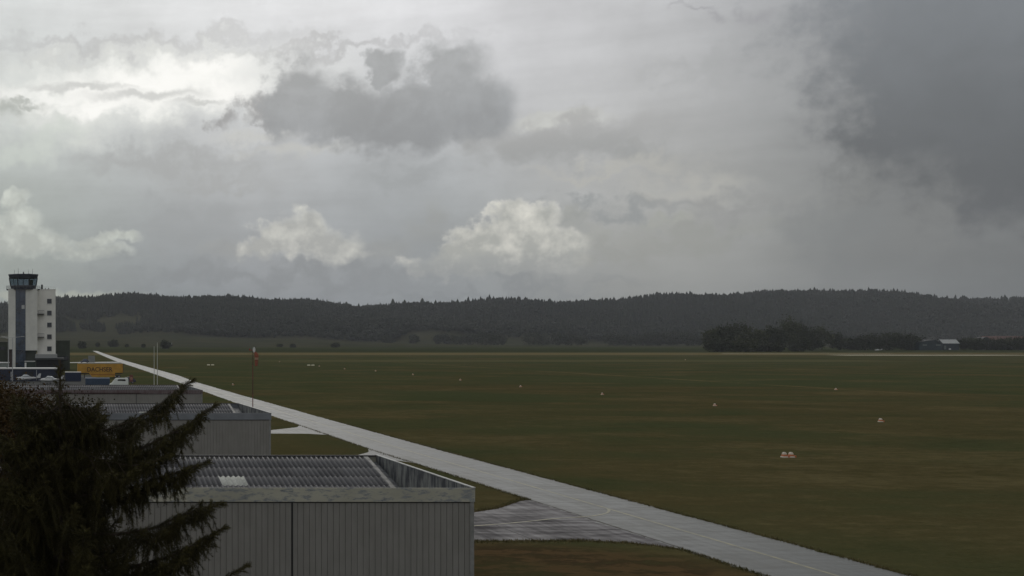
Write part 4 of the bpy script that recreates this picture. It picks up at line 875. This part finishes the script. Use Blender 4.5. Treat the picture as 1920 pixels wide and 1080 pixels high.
# ---------------------------------------------------------------- foreground spruce
TYs=24.0; spx=TYs/FP
def sp_frames(Dv):
    Dv = Dv/np.linalg.norm(Dv,axis=1)[:,None]; ref = rng.normal(size=Dv.shape); U = np.cross(Dv,ref); U/=np.linalg.norm(U,axis=1)[:,None]; Wv=np.cross(Dv,U); return Dv,U,Wv
def sprig_template(nn=26):
    r=np.random.default_rng(3); V=[];F=[]
    for i in range(nn):
        x=(i+0.5)/nn*0.95; a=i*2.4+r.random(); l=0.21*(0.8+0.5*r.random()); fw=0.13; dirv=np.array([fw+0.05*r.random(),math.cos(a)*l,math.sin(a)*l]); p=np.array([x,0,0]); w=np.array([0.034,-math.sin(a)*0.03,math.cos(a)*0.03]); b=len(V)
        V += [p-w*0.7,p+w*0.7,p+dirv]; F.append((b,b+1,b+2))
    b=len(V); V += [(0,-0.012,-0.01),(0,0.012,-0.01),(1,0,0),(0,0,0.014)]; F += [(b,b+1,b+2),(b+1,b+3,b+2),(b+3,b,b+2)]
    return np.array(V),np.array(F)
def spruce():
    base=Vector((gx(112,TYs),TYs,0)); ztop=gz(674,TYs)
    t=empty('spruce_tree',base,'big dark spruce in the left foreground with drooping branches','tree')
    tr=MB(); tr.path([(0,0,-0.1),(0.02,0,3),(-0.03,0.02,6),(0,0,8.5),(0.01,0,ztop)],[0.24,0.19,0.13,0.06,0.012],10); tr.build('trunk',BARK,t)
    sprigs=[]; limbs=MB()
    def clothe(pts,L,dens=1.0,fresh=0.0):
        pts=[Vector(p) for p in pts]; seg=[0]
        for i in range(1,len(pts)): seg.append(seg[-1]+(pts[i]-pts[i-1]).length)
        tot=seg[-1]; n=max(4,int(tot/0.030*dens)); sl=min(1.0,0.45+tot*0.9)
        for k in range(n):
            u=0.10+0.90*(k+rng.random())/n; sd_=u*tot; i=max(0,min(len(seg)-2,int(np.searchsorted(seg,sd_))-1)); q=(sd_-seg[i])/max(1e-6,seg[i+1]-seg[i]); p=pts[i].lerp(pts[i+1],q); d=(pts[i+1]-pts[i]).normalized()
            side=d.cross(Vector((0,0,1))); side = side.normalized() if side.length>1e-3 else Vector((1,0,0))
            sg=1 if k%2 else -1; tipw=max(0,(u-0.72)/0.28)
            bl=(0.12+0.70*math.sin(math.pi*min(1,u*0.95))**0.8*(0.15+1.1*rng.random()**1.5)*(0.75+0.45*math.sin(u*23+tot*9)))*min(1,tot/1.8+0.25)*(1-0.55*tipw)
            hang=Vector((0,0,-1))*(1.15-0.85*tipw)*(0.7+0.6*rng.random()); out=side*sg*(0.35+0.45*rng.random())+d*(0.30+0.6*tipw)+Vector((0,0,0.10*tipw))
            dr=(hang+out).normalized(); step_=0.13; m=max(1,int(bl/step_)); pp=p.copy(); 
            for j in range(m):
                dj=(dr+Vector((0,0,-0.25*j*(1-tipw)))+Vector(tuple(rng.normal(0,0.16,3)))).normalized()
                sprigs.append((pp.x,pp.y,pp.z,dj.x,dj.y,dj.z,(0.20+0.06*rng.random())*sl*(1-0.3*tipw),min(1,0.15+0.35*rng.random()+0.5*tipw*rng.random()+fresh)))
                if j>0 and rng.random()<0.65:
                    e=(dj+side*rng.normal(0,0.6)+d*rng.normal(0,0.5)).normalized(); sprigs.append((pp.x,pp.y,pp.z,e.x,e.y,e.z,0.17,0.2+0.3*rng.random()))
                pp=pp+dj*step_
            for _ in range(1):
                e=(d*0.8+side*rng.normal(0,0.7)+Vector((0,0,rng.uniform(-0.3,0.5)))).normalized(); sprigs.append((p.x,p.y,p.z,e.x,e.y,e.z,(0.16+0.08*rng.random())*sl*(1-0.3*tipw),min(1,0.2+0.5*rng.random()*u)))
        # terminal shoots
        d=(pts[-1]-pts[-2]).normalized()
        for _ in range(4): e=(d+Vector(tuple(rng.normal(0,0.30,3)))).normalized(); p=pts[-1]; sprigs.append((p.x-d.x*.08,p.y-d.y*.08,p.z-d.z*.08,e.x,e.y,e.z,0.18*sl,0.9))
    def branch(z,az,L,droop,uptip,fresh=0.0):
        dh=Vector((math.sin(az),-math.cos(az),0)); pts=[]
        for i in range(9):
            u=i/8; zz=z+L*(0.22*u-droop*math.sin(math.pi*u*0.62)+uptip*u**3); lat=Vector((dh.y,-dh.x,0))*L*0.05*math.sin(u*3+z*7)
            pts.append(dh*L*u*0.97+lat+Vector((0,0,zz)))
        limbs.path(pts,[max(0.006,0.030*L/3*(1-i/9)) for i in range(9)],5); clothe(pts,L,fresh=fresh)
    # branches seen in front of the hangars, by their run in the picture plane
    seen=[([(112,806),(160,809),(200,806),(245,790),(290,768),(322,742),(345,724),(359,715)],0.0),
          ([(120,880),(190,870),(250,846),(300,820),(340,800),(370,776),(397,757)],-0.5),
          ([(120,930),(200,925),(262,905),(310,885),(345,872),(377,858)],-0.9),
          ([(120,1000),(220,1000),(290,985),(335,960),(375,945),(407,936)],-0.7),
          ([(120,1060),(230,1062),(300,1040),(345,1015),(380,990),(402,972)],-1.2),
          ([(130,1120),(220,1130),(290,1125),(350,1110),(400,1078),(447,1044)],-0.9),
          ([(120,830),(160,850),(200,862),(240,868),(275,860),(305,845)],-1.0),
          ([(112,900),(60,915),(20,905),(-20,880)],-0.8),([(112,820),(80,835),(40,832),(0,815)],-0.5),([(112,760),(90,775),(60,770),(40,752)],-0.2),
          ([(112,745),(135,765),(160,772),(178,762)],-0.1),([(112,1010),(60,1030),(20,1022),(-30,1000)],-1.0)]
    for P,dy_ in seen:
        pts=[Vector((gx(px,TYs)-base.x,dy_*i/(len(P)-1),gz(py,TYs))) for i,(px,py) in enumerate(P)]
        limbs.path(pts,[max(0.008,0.035*(1-i/len(P))) for i in range(len(P))],6); clothe(pts,3,1.15,0.05)
        for q_ in range(10):      # side limbs
            u=0.16+0.62*(q_+rng.random())/10; k=u*(len(pts)-1); i=min(len(pts)-2,int(k)); p=pts[i].lerp(pts[i+1],k-i); d=(pts[i+1]-pts[i]).normalized()
            side=d.cross(Vector((0,0,1))).normalized()*(1 if q_%2 else -1); l=(1.25-1.15*u)*(0.7+0.5*rng.random())
            sub=[p+(d*0.75+side*0.65)*l*t_+Vector((0,0,-0.30*l*math.sin(math.pi*t_*0.7)+0.22*l*t_**3)) for t_ in (0,0.25,0.5,0.75,1.0)]
            limbs.path(sub,[0.012,0.010,0.008,0.006,0.004],5); clothe(sub,l,0.9,0.1)
    # whorls all round
    z=ztop-0.12; az=0.3
    while z>1.2:
        d=ztop-z; r=0.03+0.22*d if d<1.0 else 0.25+0.83*(d-1.0)**1.0 if d<5 else 3.3+0.1*(d-5); az+=2.399+rng.normal(0,0.15)
        L=r*(0.70+0.3*rng.random())
        rt_=math.sin(az)   # keep the right-hand outline to the branches measured above
        if rt_>0.3 and 1.0<d<5.2: L*=0.72
        branch(z,az,max(0.06,L),0.16+0.05*min(d,3),0.18+0.15*rng.random(),0.25 if d<0.8 else 0)
        z-=(0.06 if d<0.9 else 0.032)+0.022*min(1,d/2)+ (0.06 if d>5.5 else 0)
    limbs.build('limbs',BARK,t)
    # leader
    for k in range(26): zz=ztop-0.06-0.035*k; a=rng.uniform(0,6.28); sprigs.append((0,0,zz,math.cos(a)*0.7,math.sin(a)*0.7,0.8,0.09+0.003*k,0.8))
    A=np.array(sprigs); n=len(A); tv,tf=sprig_template(); Dv,U,Wv=sp_frames(A[:,3:6]); sc=A[:,6]
    V=A[:,None,0:3]+(tv[None,:,0:1]*Dv[:,None]+tv[None,:,1:2]*U[:,None]+tv[None,:,2:3]*Wv[:,None])*sc[:,None,None]
    F=(tf[None]+(np.arange(n)*len(tv))[:,None,None]).reshape(-1,3)
    mesh_np('crown',V.reshape(-1,3),F,foliage_mat('spruce_needles',(0.019,0.017,0.008),(0.098,0.088,0.033),1.5),t,tint=np.repeat(A[:,7]**1.5,len(tv))); print('sprigs',n)
spruce()

# ---------------------------------------------------------------- autumn tree behind the spruce
def leafy(base,h,w,seed,label,ca,cb,cc_,ncl=130,nl=700,leaf=0.036):
    r=np.random.default_rng(seed); t=empty('broadleaf_tree',base,label,'tree')
    tb=MB(); tb.path([(0,0,-0.1),(0.1,0,h*0.3),(0.0,0.1,h*0.6),(0.05,0,h*0.85)],[0.16,0.12,0.08,0.02],8); V=[];T=[]
    for c in range(ncl):
        a=r.uniform(0,6.28); u=r.random(); zz=h*(0.30+0.66*u); rr=w*0.5*math.sqrt(max(0.02,1-((u-0.35)/0.68)**2))*(0.35+0.65*r.random()); ctr=np.array([math.cos(a)*rr,math.sin(a)*rr,zz])
        tb.path([(0.03,0.03,zz*0.72),(ctr[0]*0.5,ctr[1]*0.5,zz*0.88),tuple(ctr)],[0.03,0.02,0.006],5)
        q=r.normal(size=(nl,3))*np.array([0.30,0.30,0.24])*(0.7+0.6*r.random())+ctr; aa=r.normal(size=(nl,3)); aa/=np.linalg.norm(aa,axis=1)[:,None]; bb=np.cross(aa,r.normal(size=(nl,3))); bb/=np.linalg.norm(bb,axis=1)[:,None]
        s_=leaf*(0.6+0.8*r.random(nl))[:,None]; V.append(np.stack([q-aa*s_,q-bb*s_*0.6,q+aa*s_,q+bb*s_*0.6],1).reshape(-1,3)); T.append(np.clip(np.full(nl*4,r.random())*0.6+0.4*np.repeat(r.random(nl),4),0,1))
    tb.build('trunk',BARK,t); V=np.concatenate(V); mesh_np('crown',V,np.arange(len(V)).reshape(-1,4),foliage_mat('autumn_leaves_%s'%ca,cb,cc_,0.9) ,t,tint=np.concatenate(T))
leafy((gx(20,31),31,0),9.95,4.6,21,'brown and olive autumn tree behind the spruce at the left edge','rust',(0.022,0.018,0.008),(0.085,0.052,0.020))
leafy((gx(128,33),33,0),9.25,2.5,22,'slim dark olive tree close behind the spruce trunk','olive',(0.018,0.018,0.008),(0.060,0.048,0.018),ncl=80)

# ---------------------------------------------------------------- haze: rainy air over the whole plain
hb=MB().box(-7400,9900,-1600,8600,-1.0,230.0)
hm=bpy.data.materials.new('rainy_air'); hm.use_nodes=True; t_=hm.node_tree; t_.nodes.clear(); o_=t_.nodes.new('ShaderNodeOutputMaterial'); pv=t_.nodes.new('ShaderNodeVolumePrincipled')
pv.inputs['Color'].default_value=(0.86,0.90,0.95,1); pv.inputs['Density'].default_value=0.00006; pv.inputs['Anisotropy'].default_value=0.0
t_.links.new(pv.outputs[0],o_.inputs['Volume']); hz_o=hb.build('haze',hm); tag(hz_o,kind='stuff'); hz_o['label']='pale rainy air over the airfield'; hz_o['category']='haze'
